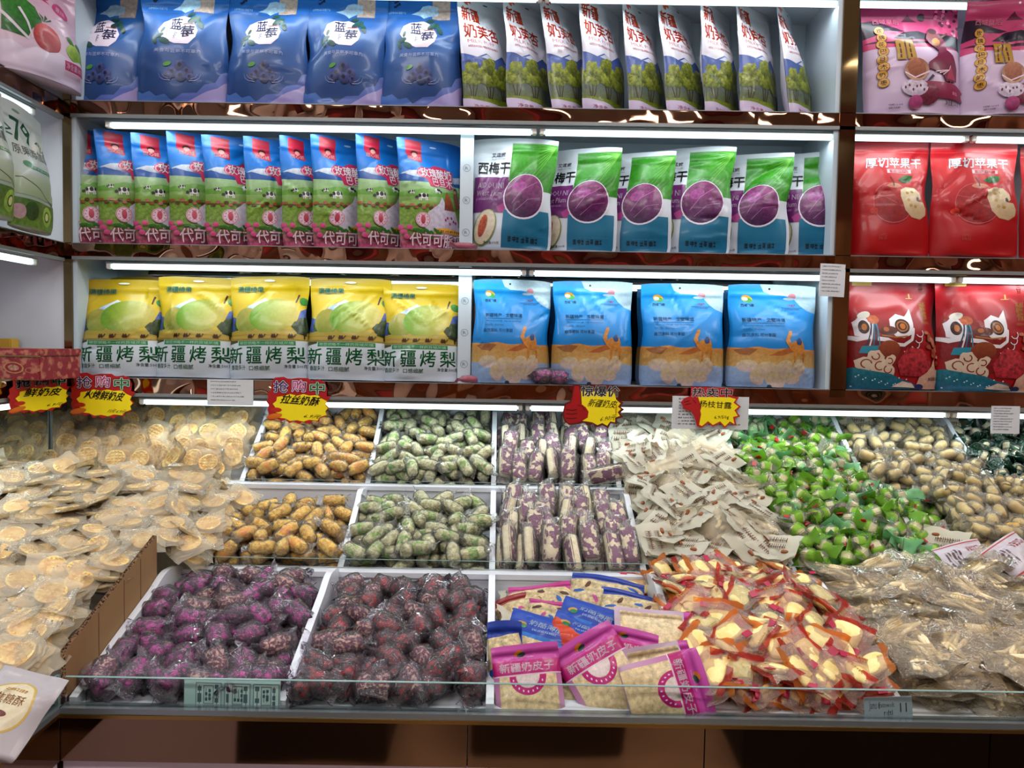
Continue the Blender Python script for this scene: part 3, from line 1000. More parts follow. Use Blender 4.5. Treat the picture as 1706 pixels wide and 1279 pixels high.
def art_lion():
    A = Art('#8c0f18', '#8f0f1c', 1.25)
    A.rect(.10, .905, .32, 1, '#c0a04c', '#d0b45c')
    A.scribble(.16, .94, .26, .95, 5, '#8a6a24', 3)
    A.text('香', .82, .84, .87, .92, '#7a2c24', .02)
    A.rect(.66, .785, .74, .79, '#a88a4c'); A.rect(.70, .79, .715, .83, '#a88a4c')
    A.text('软糕', .80, .60, .88, .76, '#a07038', .02)
    A.scribble(.78, .56, .88, .58, 6, '#a07038', 9)
    # lion dance head
    A.poly([(.02, .30), (.0, .52), (.06, .64), (.22, .66), (.42, .58), (.62, .52), (.70, .42), (.72, .30), (.62, .16), (.38, .14), (.1, .2)], '#741a1c', '#82201e', .35)
    A.ell(.13, .54, .085, .095, '#c2bcc2', None, 0, 16, 0, .15, 3); A.ell(.145, .535, .05, .06, '#3a1e1c'); A.ell(.15, .535, .025, .03, '#a8682c')
    A.ell(.25, .60, .06, .04, '#a8562c', None, .3, 12); A.ell(.17, .64, .07, .03, '#b8b4ac', None, 0, 12, .3)
    A.poly([(.40, .50), (.42, .60), (.50, .645), (.58, .62), (.66, .69), (.66, .56), (.64, .47), (.54, .435), (.45, .45)], '#ccc6ca')
    A.ell(.535, .535, .075, .065, '#2c1614'); A.ring(.535, .535, .06, .016, '#9a5c24'); A.ell(.54, .535, .028, .026, '#b06a24')
    A.ell(.38, .50, .10, .04, '#4a1e18', '#6a2e20', .3); A.ell(.36, .51, .03, .02, '#a06030')
    A.poly([(-.02, .47), (.10, .45), (.2, .47), (.2, .43), (.08, .41), (-.02, .44)], '#c4bec2')
    A.line([(.26, .43), (.36, .42), (.46, .38), (.54, .375), (.62, .42), (.65, .52)], .045, '#ccc6c8', .03)
    A.line([(.30, .46), (.45, .44), (.58, .45)], .014, '#9a6a30')
    for k in range(5):
        A.line([(.22 + .012 * k, .56), (.19 + .02 * k, .46), (.14 + .035 * k, .33)], .012, ['#203a58', '#c0c8cc', '#24688a', '#20404c', '#2c7c94'][k])
    A.poly([(.12, .37), (.28, .37), (.30, .30), (.10, .31)], '#2a7c90')
    A.ell(.38, .34, .12, .075, '#6c2c1c', '#8c4a30', .2); 
    for k, (x, y) in enumerate([(.58, .34), (.66, .38), (.70, .43), (.62, .29), (.72, .48)]):
        A.ring(x, y, .05, .010, '#c4bcc0', 14, 3.6, 6.8)
    for k, (x, y, r) in enumerate([(.16, .22, .10), (.28, .20, .10), (.36, .17, .09), (.24, .28, .08), (.38, .24, .07)]):
        A.ell(x, y, r, r * .6, '#b3a08e', '#c0ae9c', 0, 14, k, .2, k)
        A.ring(x, y, r * .5, .012, '#7a2c20', 12, k, k + 4.5)
    A.poly([(.58, .36), (.74, .34), (.84, .22), (.8, .1), (.5, .12), (.46, .22)], '#8c2430', '#9c3038', .9)
    A.poly([(0, 0), (.72, 0), (.62, .06), (.5, .09), (.4, .13), (.2, .16), (.05, .19), (0, .18)], '#155068', '#1c6c7c', .4)
    for k in range(16):
        A.ell(.04 + .55 * ((k * .37) % 1), .03 + .12 * ((k * .61) % 1) * (1 - .5 * ((k * .37) % 1)), .008, None, '#a8c0c8', None, 0, 5)
    A.poly([(.66, 0), (1, 0), (1, .14), (.9, .17), (.88, .26), (.84, .19), (.78, .14), (.7, .10)], '#b08a78', '#bc9a88', .2)
    for k, (x, y, r) in enumerate([(.80, .48, .03), (.84, .44, .05), (.88, .40, .05), (.82, .36, .04), (.93, .34, .05), (.88, .30, .05), (.97, .27, .05), (.92, .22, .04)]):
        A.ell(x, y, r, r * .5, '#8a4c30' if k % 2 else '#a86a50', None, .4, 10, k, .3, k)
    for k in range(10):
        A.ell(.86 + .14 * ((k * .43) % 1), .20 + .12 * ((k * .7) % 1), .016, None, '#8c1828' if k % 2 else '#c0a088', None, 0, 7)
    A.text('净含量:200克', .80, .075, .97, .105, '#4a2c30', .01, rot=4)
    A.poly([(.40, .02), (.52, .07), (.62, .05), (.66, .01)], '#b0a094', None, .2); A.ell(.70, .02, .05, .025, '#1c2c58', None, .4)
    return A


# ------------------------------------------------------------------ flat boards: signs, labels
def flat_board(name, outline, art, w, h, th, loc, rot, edge='#d8d8d8', parent=None, curl=0.0, seed=1, m=None, nx=8, ny=8):
    """a thin board or sheet with the given outline (unit square) standing in its own x-z plane, front to -y"""
    R = random.Random(seed)
    ph = R.uniform(0, 6)

    def S(u, v, off):
        y = curl * ((u - .5) ** 2 * 2 + .5 * math.sin(3 * v + ph) * (1 - v)) * w
        return ((u - .5) * w, y - off, v * h)
    n = len(outline)
    tri = tessellate_polygon([[Vector((p[0], p[1], 0)) for p in outline]])
    A = Art(edge, clip=False, aspect=h / w)
    A.raw(outline, tri, edge)
    A.a = h / w
    k0 = A.cut(nx, ny)
    verts, faces, cols = [], [], []
    for off in (th / 2, -th / 2):
        b = len(verts)
        verts += [S(p[0], p[1], off) for p in k0[0]]
        cols += [lin(edge)] * len(k0[0])
        faces += [([i + b for i in f] if off > 0 else [i + b for i in f][::-1]) for f in k0[3]]
    b = len(verts)
    for p in outline:
        verts += [S(p[0], p[1], th / 2), S(p[0], p[1], -th / 2)]
        cols += [lin(edge)] * 2
    for i in range(n):
        j = (i + 1) % n
        faces.append((b + 2 * i, b + 2 * i + 1, b + 2 * j + 1, b + 2 * j))
    root = link(name, mesh(name, verts, faces, m or M['paper'], smooth=False, cols=cols), parent, loc, rot)
    V, C, Z, F = art.cut(nx, ny)
    P_ = [S(V[i, 0], V[i, 1], th / 2 + .0003 + Z[i] * .00006) for i in range(len(V))]
    link('printed_face', mesh('printed_face', P_, F, m or M['paper'], smooth=False, cols=C), root)
    return root


def burst(n, x0, x1, y0, y1, seed=1, dep=.14, flat_top=False):
    R = random.Random(seed)
    out = []
    cx, cy, rx, ry = (x0 + x1) / 2, (y0 + y1) / 2, (x1 - x0) / 2, (y1 - y0) / 2
    for i in range(2 * n):
        t = 2 * PI * i / (2 * n)
        k = 1 - (dep * R.uniform(.7, 1.2) if i % 2 else R.uniform(0, .03))
        c, s = math.cos(t), math.sin(t)
        q = 1 / (abs(c) ** 3.2 + abs(s) ** 3.2) ** (1 / 3.2)
        out.append((cx + rx * k * q * c, cy + ry * k * q * s))
    return out


def art_sign_buy(lines, price):
    A = Art('#a81418', aspect=.75, clip=False)
    A.poly(burst(13, .10, .985, .05, .66, 4, .13), '#f0dc18', '#f4e024')
    for (ch, x, y, c, o) in (('抢', .12, .68, '#3c3470', '#e0c8d4'), ('购', .41, .70, '#b8508c', '#e8d0dc'), ('中', .70, .66, '#1c7c4c', '#d8dcd0')):
        A.text(ch, x, y, x + .23, y + .25, c, .02, outline='#3c0c18', ow=.13)
        A.text(ch, x, y, x + .23, y + .25, c, .03, outline=o, ow=.06)
    A.text(lines, .22, .42, .82, .62, '#1c1810', .05, rot=-4, slant=.1)
    A.text(price, .58, .13, .84, .21, '#1c1810', .01, rot=-3, slant=.2)
    A.ell(.13, .16, .13, .06, '#c8641c', '#d8801c', 0, 16, .2)
    A.ell(.16, .30, .09, .05, '#c02c18', None, 0, 12)
    out = [(.04, .20), (.0, .12), (.06, .06), (.18, .10)] + [(.24, .05), (.31, .09), (.37, .01), (.44, .06), (.52, .0), (.60, .05), (.69, .0), (.75, .08), (.84, .05), (.86, .14), (.95, .17), (.93, .27), (1.0, .36), (.94, .44), (1.02, .60), (.96, .62), (.97, .78), (.93, .92), (.84, .97), (.72, .94), (.66, 1.0), (.50, 1.0), (.36, .97), (.28, 1.02), (.14, 1.0), (.08, .90), (.08, .72), (.02, .66), (.03, .55), (.0, .48), (.04, .40), (.02, .30)]
    return A, out


def art_sign_price():
    A = Art('#5c1210', aspect=.72, clip=False)
    out = [(.02, .42), (.0, .30), (.04, .14), (.12, .06), (.24, .08), (.36, .12), (.44, .05), (.50, .10), (.58, .02), (.66, .08), (.76, .0), (.80, .12), (.90, .10), (.90, .22), (1.0, .26), (.95, .36), (1.02, .44), (.95, .50), (1.0, .60), (.92, .66), (.90, .98), (.60, 1.0), (.29, .96), (.26, 1.0), (.17, .99), (.15, .72), (.12, .60), (.04, .56)]
    A.poly([(.34, .16), (.42, .15), (.50, .13), (.58, .07), (.66, .12), (.74, .06), (.79, .16), (.87, .14), (.87, .25), (.95, .29), (.91, .37), (.96, .45), (.91, .50), (.95, .58), (.88, .66), (.84, .84), (.30, .84)], '#f0dc14', '#f4e024')
    A.poly([(.03, .40), (.04, .22), (.10, .10), (.24, .11), (.34, .17), (.42, .24), (.43, .38), (.38, .48), (.30, .56), (.29, .78), (.26, .96), (.19, .96), (.17, .74), (.14, .58), (.06, .52)], '#a01014', '#b01418')
    for y in (.22, .32, .41):
        A.line([(.06, y), (.16, y - .01), (.24, y + .01)], .014, '#3c0808')
    A.line([(.25, .52), (.33, .50), (.37, .40)], .012, '#3c0808')
    A.text('惊爆价', .30, .73, .93, .97, '#282828', .06, outline='#d0d0cc', ow=.03)
    A.text('新疆奶皮', .40, .48, .86, .66, '#1c1810', .01, rot=-3, slant=.12)
    A.text('6.90元', .60, .17, .86, .29, '#1c1810', .01, rot=8, slant=.2)
    A.text('超值价', .865, .34, .90, .56, '#c04010')
    return A, out


def art_sign_hot():
    A = Art('#b01c20', aspect=.66, clip=False)
    out = [(.0, .62), (.06, .72), (.16, .78), (.16, 1.0), (.80, .98), (.88, .96), (.84, .80), (.96, .76), (.90, .64), (1.0, .54), (.92, .44), (.99, .30), (.90, .26), (.94, .08), (.82, .14), (.74, .02), (.66, .14), (.54, .05), (.46, .14), (.36, .02), (.28, .05), (.24, .25), (.18, .40), (.06, .46)]
    A.poly([(.30, .10), (.36, .06), (.46, .18), (.54, .09), (.66, .18), (.74, .06), (.82, .18), (.90, .12), (.87, .29), (.95, .32), (.89, .45), (.96, .54), (.87, .63), (.91, .72), (.80, .76), (.28, .76), (.34, .5), (.30, .3)], '#f0dc14', '#f4e024')
    A.poly([(.01, .60), (.06, .70), (.18, .76), (.27, .70), (.31, .52), (.34, .34), (.31, .06), (.27, .10), (.25, .30), (.18, .42), (.07, .48)], '#a81c20', '#b42428')
    for (a, b) in (((.05, .62), (.14, .66)), ((.07, .56), (.17, .60)), ((.20, .68), (.25, .60))):
        A.line([a, b], .012, '#4c0c10')
    A.text('热卖中', .18, .76, .84, .97, '#201c20', .06, outline='#e8ccd0', ow=.045)
    A.text('杨枝甘露', .31, .50, .84, .66, '#1c1810', .02, rot=-3)
    A.text('6.9/50g', .56, .22, .80, .32, '#1c1810', .01, rot=2)
    return A, out


def art_note(seed, rows=9, cols='#6c7078', w=.8, big=None):
    R = random.Random(seed)
    A = Art('#c6cad0', aspect=1.0, clip=False)
    for i in range(rows):
        y = .93 - i * .86 / rows
        A.scribble(.08, y - .03, .08 + w * R.uniform(.6, 1.0), y + .005, 16, cols, seed * 10 + i)
    return A

# ------------------------------------------------------------------ the shop shell
def struct(name, mb, m, smooth=False):
    o = mb.build(name, m, smooth=smooth)
    o['kind'] = 'structure'
    return o


RX0, RX1, RY0, RY1, RZ = -1.56, 3.4, -3.6, 2.62, 3.1
floor_m = noisy(mat('floor_tile', rough=0.15), 2.0, '#8a7260', '#9c8470')
struct('floor', MB().box(RX0, RX1, RY0, RY1, -.1, 0), floor_m)
struct('ceiling', MB().box(RX0, RX1, RY0, RY1, RZ, RZ + .1), mat('ceiling_paint', '#b8b2ae', 0.8))
struct('wall_back', MB().box(RX0, RX1, RY1, RY1 + .1, 0, RZ), M['white'])
struct('wall_left', MB().box(RX0 - .1, RX0, RY0, RY1, 0, RZ), M['white'])
struct('wall_right', MB().box(RX1, RX1 + .1, RY0, RY1, 0, RZ), mat('wall_right_paint', '#7c5848', 0.6))
struct('wall_front', MB().box(RX0, RX1, RY0 - .1, RY0, 0, RZ), mat('wall_front_paint', '#6e4a38', 0.6))
# the other side of the aisle, which the mirror trims reflect: a red banner, a wood counter, shelves of goods
bn = MB().box(-1.2, 2.9, RY0 + .02, RY0 + .06, 2.1, 2.75).build('wall_banner', mat('banner_red', '#7c1418', 0.6))
tag(bn, 'long dark red banner on the wall across the aisle', 'banner')
ct = MB().box(-1.2, 2.6, RY0 + .05, RY0 + .75, 0, .9, bev=.01).build('wood_counter', noisy(mat('counter_wood', rough=0.4), 4, '#6a3c20', '#8a5430', stretch=(1, 1, 8)))
tag(ct, 'brown wooden sales counter across the aisle', 'counter')
hb = MB().box(-1.5, 3.3, -1.35, -1.31, 2.35, 3.02).build('reflection_banner', mat('banner_crimson', '#5c1014', 0.7))  # unseen banner, added so the upper shelf trims mirror dark red
tag(hb, 'dark crimson banner added unseen below the ceiling for the upper trims to mirror', 'banner')
for (x0, x1, y0, y1, z1, cc, nm) in ((-.95, -.35, -.75, -.25, .30, '#3a2a20', 'dark brown'), (-.05, .5, -.9, -.35, .35, '#3c2c1e', 'brown'), (.85, 2.3, -.8, -.2, .38, '#1c1412', 'black')):  # unseen boxes added to put dark areas into the bronze panels' reflection
    q = MB().box(x0, x1, y0, y1, 0, z1, bev=.01).build('reflection_block', mat('reflection_block_' + nm.replace(' ', '_'), cc, .7))
    tag(q, nm + ' block added unseen on the aisle floor to vary the bronze reflection', 'carton')
for i, (x, y) in enumerate([(x_, y_) for y_ in (1.1, -.2, -1.9, -3.0) for x_ in (-.8, .9, 2.6)]):
    lp = empty('ceiling_light', (x, y, RZ - .03))
    tag(lp, 'flat white ceiling light panel over the aisle', 'ceiling light', 'ceiling light panels')
    MB().box(-.57, .57, -.16, .16, 0, .03).build('panel_frame', M['tubecap'], lp)
    MB().box(-.55, .55, -.14, .14, -.004, 0).build('diffuser', M['ceil_glow'], lp)
    ld = bpy.data.lights.new('panel_light', 'AREA')
    ld.shape = 'RECTANGLE'; ld.size, ld.size_y = 1.1, .28
    ld.energy = PANEL_POWER
    ld.color = (1.0, .965, .94)
    lo = link('panel_light', ld, lp, (0, 0, -.012))

# ------------------------------------------------------------------ the wall shelving behind the counter
YS, YB = 2.08, 2.30          # front edge and back of the shelves
Z3, Z2, Z1, Z0 = 1.3525, 1.713, 2.090, 2.441
XL, XD, XR = -1.165, -.087, .906   # left corner post, middle divider, gold post on the right
XE = 1.62
ZS = (Z3, Z2, Z1, Z0)

unit = empty('display_shelving', (0, YS, Z3))
tag(unit, 'white wall shelving with rose-gold mirrored shelf edges behind the sweets counter', 'shelving')


def upart(name, mb, m, smooth=False, parent=None):
    o = mb.build(name, m, smooth=smooth)
    par = parent or unit
    o.parent = par
    off = Vector((0, 0, 0))
    q = par
    while q:
        off += q.location
        q = q.parent
    o.location = -off
    return o


upart('back_panel', MB().box(XL, XR, YB, YB + .012, Z2 - .04, 2.9).box(XR, XE, YB, YB + .012, Z2 - .04, 2.9), M['panel'])
upart('mirror_back', MB().box(XL + .02, XE, YB, YB + .008, Z3, Z2 - .04), M['mirror'])
upart('side_panel', MB().box(XR - .012, XR, YS + .002, YB, Z3, 2.9), M['panel'])
upart('side_panel', MB().box(XL + .022, XL + .034, YS + .002, YB, Z3, 2.9), M['panel'])
for i, z in enumerate(ZS[:3]):
    zt = ZS[i + 1] - .06
    pn = upart('divider_panel', MB().box(XD - .018, XD + .018, YS + (.13 if i == 2 else .04), YB, z, zt + .02), M['panel'])
    R = random.Random(i)
    if i < 2:   # smudged round marks on its protective film
        for k in range(3):
            A = Art('#8c9aa6', aspect=8.0, clip=False)
            A.ring(.5, .18 + .3 * k, .28, .03, '#74828e', 18)
            A.text('R', .38, .165 + .3 * k, .62, .195 + .3 * k, '#74828e')
            V, C, Z, F = A.cut(2, 2)
            o = link('film_mark', mesh('film_mark', [(XD - .018 + p[0] * .036, YS + .0392, z + p[1] * .29) for p in V], F, M['paper'], smooth=False, cols=C), pn, (0, 0, 0))
            o['kind'] = 'stuff'
gp = upart('gold_post', MB().box(XR, XR + .042, YS - .004, YS + .05, Z3 - .02, 2.9), M['goldpost'])
for (z0, z1) in ((Z3 - .02, 2.9),):
    upart('corner_post', MB().box(XL, XL + .022, YS - .004, YS + .03, z0, z1), M['goldpost'])
for i, z in enumerate(ZS):
    sh = upart('shelf_board', MB().box(XL + .02, XE, YS + .006, YB, z - .012, z), M['white'])
    zb = z - (.034 if i else .040)
    upart('mirror_trim', MB().box(XL, XE, YS - .002, YS + .006, zb, z), M['gold'], parent=sh)
    upart('trim_lip', MB().box(XL, XE, YS - .004, YS + .004, z, z + .0018).box(XL, XE, YS - .004, YS + .014, zb - .009, zb), M['grey'], parent=sh)
    upart('shelf_underside', MB().box(XL + .02, XE, YS + .01, YB, z - .03, z - .0125), M['panel'], parent=sh)

# left return: the same shelving turned towards the aisle
ZLS = ZS
left = empty('side_shelving', (XL, 1.4, Z3))
tag(left, 'white side shelving with dark mirrored edges running towards the viewer along the left wall', 'shelving')


def lpart(name, mb, m, parent=None):
    o = mb.build(name, m)
    par = parent or left
    o.parent = par
    off = Vector((0, 0, 0)); q = par
    while q:
        off += q.location; q = q.parent
    o.location = -off
    return o


lpart('end_panel', MB().box(RX0 + .01, XL, YS + .0, YS + .014, Z3 - .05, 2.9), M['white'])
lpart('back_panel', MB().box(RX0 + .002, RX0 + .012, .4, YS, Z3 - .1, 2.9), M['white'])
for i, z in enumerate(ZLS):
    sh = lpart('shelf_board', MB().box(RX0 + .01, XL - .006, .4, YS, z - .012, z), M['white'])
    lpart('mirror_trim', MB().box(XL - .006, XL + .002, .4, YS, z - .040, z), M['gold'], sh)
    lpart('trim_lip', MB().box(XL - .004, XL + .004, .4, YS, z, z + .0018).box(XL - .012, XL + .004, .4, YS, z - .049, z - .040), M['grey'], sh)


# ------------------------------------------------------------------ LED tubes under the shelf edges
def tube_light(p0, p1, label, group=None, r=.0085, power=STRIP_POWER):
    p0, p1 = Vector(p0), Vector(p1)
    L = (p1 - p0).length
    d = (p1 - p0).normalized()
    o = empty('led_tube', (p0 + p1) / 2)
    o.rotation_euler = (0, 0, math.atan2(d.y, d.x))
    tag(o, label, 'tube light', group)
    MB().box(-L / 2 + .012, L / 2 - .012, -r * .9, r * .9, -r, r * .7, bev=r * .45).build('tube', M['tube'], o, smooth=True)
    MB().box(-L / 2, L / 2, -r * 1.1, r * 1.1, r * .7, r * 1.2).build('channel', M['grey'], o)
    for s in (-1, 1):
        MB().box(s * L / 2 - .012 * (s > 0), s * L / 2 + .012 * (s < 0), -r, r, -r, r, bev=.002).build('end_cap', M['tubecap'], o)
    ld = bpy.data.lights.new('tube_light', 'AREA')
    ld.shape = 'RECTANGLE'; ld.size, ld.size_y = L * .96, .02
    ld.energy = power * L
    ld.color = (.86, .98, 1.0)
    link('tube_light', ld, o, (0, 0, -r - .003))
    return o


YT = YS + .018
seam = .008
for i, (z, nm) in enumerate(((Z3, 'lowest'), (Z2, 'middle'), (Z1, 'upper'), (Z0, 'top'))):
    zt = z - (.048 if i else .054) - .009
    x0 = at(232 if i == 0 else 178, 300, YT).x
    xm = at({0: 880, 1: 882, 2: 895, 3: 900}[i], 300, YT).x
    tube_light((x0, YT, zt), (xm - .004, YT, zt), 'long white LED tube under the %s shelf, left of the joint' % nm)
    xr = at({0: 1600, 1: 1600, 2: 1612, 3: 1612}[i], 300, YT).x
    if i < 3:
        tube_light((xm + .004, YT, zt), (xr - .004, YT, zt), 'long white LED tube under the %s shelf, right of the joint' % nm)
    else:
        tube_light((xm + .004, YT, zt), (xr - .004, YT, zt), 'white LED tube at the very top edge, over the pink pouch')
    tube_light((xr + .004, YT, zt), (XE - .01, YT, zt), 'short end of white LED tube under the %s shelf by the right edge' % nm)
for z, px, nm in ((Z1, 55, 'strawberry pouch shelf'), (Z2, 55, 'kiwi pouch shelf'), (Z3, 72, 'red box shelf')):
    ye = atx(px, 300, XL - .02).y
    tube_light((XL - .02, ye, z - .062), (XL - .02, .6, z - .062), 'white LED tube under the side shelving, %s' % nm)

# ------------------------------------------------------------------ pouches
arts = {'blueberry': art_blueberry(), 'milk': art_milk(), 'rose': art_rose(), 'strawberry': art_strawberry(), 'kiwi': art_kiwi(),
        'cow': art_cow(), 'plum': art_plum(), 'apple': art_apple(), 'pear': art_pear(), 'sky': art_sky(), 'lion': art_lion()}


def pouch(kind, px, z, w, h, Y, yaw=0, lean=4, roll=0, T=.06, label='', group=None, seed=1, pinch=.07, wr=1.0, bend=0.0, dx=0.0, back=None, X=None):
    """px: photograph x of the middle of the base"""
    s = PouchShape(w, h, T, pinch, seed, bend, wr)
    o = make_pouch(arts[kind], s, 'snack_pouch', back=back)
    p = at(px, 600, Y)
    x = (X if X is not None else p.x)
    # picture x of a point depends a little on its height because the camera is rolled
    if X is None:
        p = at(px, 640 - (z - CAMZ) / Y * FPX - 60, Y); x = p.x
    o.location = (x, Y, z + .002)
    o.rotation_euler = (math.radians(-lean), math.radians(roll), math.radians(yaw))
    tag(o, label, 'pouch', group)
    return o


def pix(px, py, Y):
    return at(px, py, Y)


ORD = ['first', 'second', 'third', 'fourth', 'fifth', 'sixth', 'seventh', 'eighth', 'ninth', 'tenth']

# top shelf: five blueberry pouches
for i, (a, b) in enumerate(((136, 236), (236, 375), (380, 508), (509, 636), (636, 762))):
    Y = 2.13 + (.03 if i == 0 else 0)
    wpx = [125, 142, 132, 130, 130][i]
    pouch('blueberry', (a + b) / 2 - (12 if i == 0 else 0), Z1, wpx / FPX * Y * 1.03, .325, Y, yaw=[0, 3, -2, 2, 0][i], lean=[6, 4, 5, 5, 6][i], roll=[1, -.5, 0, 1, .5][i], T=.075,
          label='dark blue blueberry pouch on the top shelf, %s' % ['half behind the pink strawberry pouch', 'next to the one by the strawberry pouch', 'in the middle of the five', 'second from the white pouches', 'beside the white almond pouches'][i],
          group='blueberry pouches on the top shelf', seed=20 + i, pinch=.09, wr=1.3)
# nine slender white pouches turned to the left
mx = (765, 838, 912, 962, 1040, 1103, 1165, 1225, 1306)
for i, a in enumerate(mx):
    w = .185
    yaw = -([44, 46, 50, 46, 50, 46, 48, 42, 56][i])
    c = math.cos(math.radians(yaw)) * w / 2
    Y0 = 2.115
    X0 = at(a + 8, 185, Y0).x
    pouch('milk', 0, Z1, w, .325 + .006 * ((i * 5) % 4), Y0 + math.sin(math.radians(-yaw)) * w / 2 * .9, yaw=-yaw, lean=4 + (i % 3) * 2, roll=[-2, 1, -1, 1, 0, 1, -1, 2, 0][i], T=.055,
          label='slender white pouch with olive trees, %s of nine counted from the blue pouches' % ORD[i],
          group='white almond pouches on the top shelf', seed=40 + i, pinch=.05, X=X0 + c, wr=1.1)
# pink pouches
pouch('rose', 1520, Z1, .270, .318, 2.12, 2, 5, -1, .08, 'pink and white pouch with a woman in a maroon robe, beside the gold post', None, 60, .04, .7)
pouch('rose', 1680, Z1, .265, .300, 2.11, -3, 5, -1, .08, 'pink and white pouch with a slumped top, cut by the right edge of the photo', None, 63, .05, 1.4, bend=-1.2)

# middle shelf: ten cow pouches turned to the left
cx = (118, 172, 230, 288, 348, 414, 474, 524, 597, 668)
ct_ = (209, 210, 216, 213, 219, 223, 222, 221, 220, 226)
cb = (400, 401, 402, 403, 404, 406, 407, 408, 410, 412)
for i, a in enumerate(cx):
    w = .205
    yaw = [40, 42, 42, 38, 40, 40, 42, 38, 42, 36][i]
    Y0 = 2.105
    X0 = at(a, 400, Y0).x
    h = (cb[i] - ct_[i]) / FPX * Y0 * 1.01
    pouch('cow', 0, Z2, w, h, Y0 + math.sin(math.radians(yaw)) * w / 2 * .85, yaw=yaw, lean=3, roll=[-3, -2.5, -1.5, -1.5, -2, -1, -1, -1, 0, -1][i], T=.055,
          label='blue and green yoghurt almond pouch with cows, %s of ten counted from the corner post' % ORD[i],
          group='blue cow pouches on the middle shelf', seed=80 + i, pinch=.045, X=X0 + math.cos(math.radians(yaw)) * w / 2, wr=.9)
# six plum pouches turned to the right
pr = (916, 1026, 1117, 1216, 1316, 1420)
pt = (230, 243, 248, 240, 249, 247)
for i, b in enumerate(pr):
    w = .238
    yaw = -[12, 24, 28, 24, 28, 24][i]
    Y0 = 2.11
    X1 = at(b, 415, Y0).x
    h = (416 + i * 1.6 - pt[i]) / FPX * Y0 * 1.02
    pouch('plum', 0, Z2, w, h, Y0 + math.sin(math.radians(-yaw)) * w / 2 * .9 + .004 * i, yaw=yaw, lean=3, roll=[3, 1.5, 1, 2, 1, 0][i], T=.07,
          label='white and purple dried plum pouch, %s of six counted from the divider panel' % ORD[i],
          group='dried plum pouches on the middle shelf', seed=120 + i, pinch=.08, X=X1 - math.cos(math.radians(yaw)) * w / 2, wr=1.3)
# red apple pouches
pouch('apple', 1481, Z2, .218, .320, 2.12, 0, 3, -.5, .07, 'bright red dried apple pouch next to the plum pouches', 'red apple pouches', 150, .10, 1.2)
pouch('apple', 1621, Z2, .236, .320, 2.11, -2, 3, 0, .07, 'bright red dried apple pouch fully in view near the right edge', 'red apple pouches', 152, .07, 1.4)
pouch('apple', 1765, Z2, .225, .315, 2.13, 0, 3, 0, .07, 'red dried apple pouch of which only the left edge shows', 'red apple pouches', 154, .09, 1.0)

# lower shelf: pear, sky-blue, lion pouches
for i, (px, w, t, b) in enumerate(((205, 138, 467, 628), (326, 130, 463, 630), (450, 132, 462, 632), (580, 136, 465, 634), (700, 128, 474, 636))):
    Y = 2.13
    pouch('pear', px, Z3, w / FPX * Y * 1.0, (b - t) / FPX * Y * 1.01, Y, yaw=[5, 2, 2, 0, 2][i], lean=4, roll=[-.5, .5, -1, .5, 0][i], T=.08,
          label='yellow and white baked pear pouch, %s of five counted from the corner post' % ORD[i],
          group='baked pear pouches on the lower shelf', seed=170 + i, pinch=.075, wr=1.0)
pouch('pear', 240, Z3, .21, .284, 2.215, 0, 3, 0, .05, 'yellow pear pouch standing behind the front row, only its top edge shows', None, 199, .05, .6)
for i, (px, w, t, b) in enumerate(((850, 128, 466, 637), (985, 132, 468, 639), (1134, 136, 472, 641), (1282, 144, 475, 645))):
    Y = 2.12
    pouch('sky', px, Z3, w / FPX * Y * 1.01, (b - t) / FPX * Y * 1.01, Y, yaw=[4, 2, -2, -2][i], lean=3, roll=[.5, 0, 0, .5][i], T=.08,
          label='sky blue desert pouch with a camel, %s of four counted from the divider panel' % ORD[i],
          group='sky blue pouches on the lower shelf', seed=210 + i, pinch=.06, wr=.9, back='#1b5a8a')
    if i >= 1:
        pouch('sky', px - 12, Z3, w / FPX * Y * .98, (b - t) / FPX * Y * .99, 2.225, yaw=0, lean=2, T=.05,
              label='sky blue pouch hidden behind the %s front one' % ORD[i], group='sky blue pouches in the back row', seed=220 + i, pinch=.04, wr=.5, back='#1b5a8a')
pouch('lion', 1484, Z3, .262, .318, 2.12, 3, 4, -1, .085, 'dark red pouch with a lion dance head beside the gold post', None, 240, .05, 1.0)
pouch('lion', 1640, Z3, .262, .318, 2.10, -2, 3, -1, .085, 'dark red pouch with a lion dance head near the right edge of the photo', None, 243, .05, 1.2)
pouch('lion', 1800, Z3, .255, .310, 2.14, 0, 3, 0, .08, 'dark red lion pouch at the end, only its lower edge shows', None, 246, .06, 1.0)

# side shelving: strawberry pouch, kiwi pouches, red gift box
a, b = atz(-8, 108, Z1), atz(137, 166, Z1)
m_ = (a + b) / 2
ang = math.degrees(math.atan2(b.y - a.y, b.x - a.x))
pouch('strawberry', 0, Z1, (b - a).length * 1.0, .27, m_.y, yaw=ang, lean=3, roll=-2, T=.07, label='pink pouch with a strawberry and milk splash on the side shelving', seed=260, pinch=.06, X=m_.x, wr=1.1)
pouch('strawberry', 0, Z1, .24, .27, m_.y - .26, yaw=ang + 4, lean=3, roll=-2, T=.07, label='pink strawberry pouch cut by the left edge of the photo', seed=263, pinch=.06, X=m_.x - .07, wr=1.1)
for i, (p, q, hh) in enumerate((((20, 372), (86, 396), .285), ((-52, 346), (24, 372), .285))):
    a, b = atz(p[0], p[1], Z2), atz(q[0], q[1], Z2)
    m_ = (a + b) / 2
    ang = math.degrees(math.atan2(b.y - a.y, b.x - a.x))
    pouch('kiwi', 0, Z2, (b - a).length, hh, m_.y, yaw=ang, lean=2, roll=-1, T=.06, label=['pale kiwi milk pouch with a green 79 on the side shelving', 'pale kiwi milk pouch nearer the viewer, cut by the left edge'][i],
          seed=280 + i, pinch=.05, X=m_.x - .01, wr=.9)

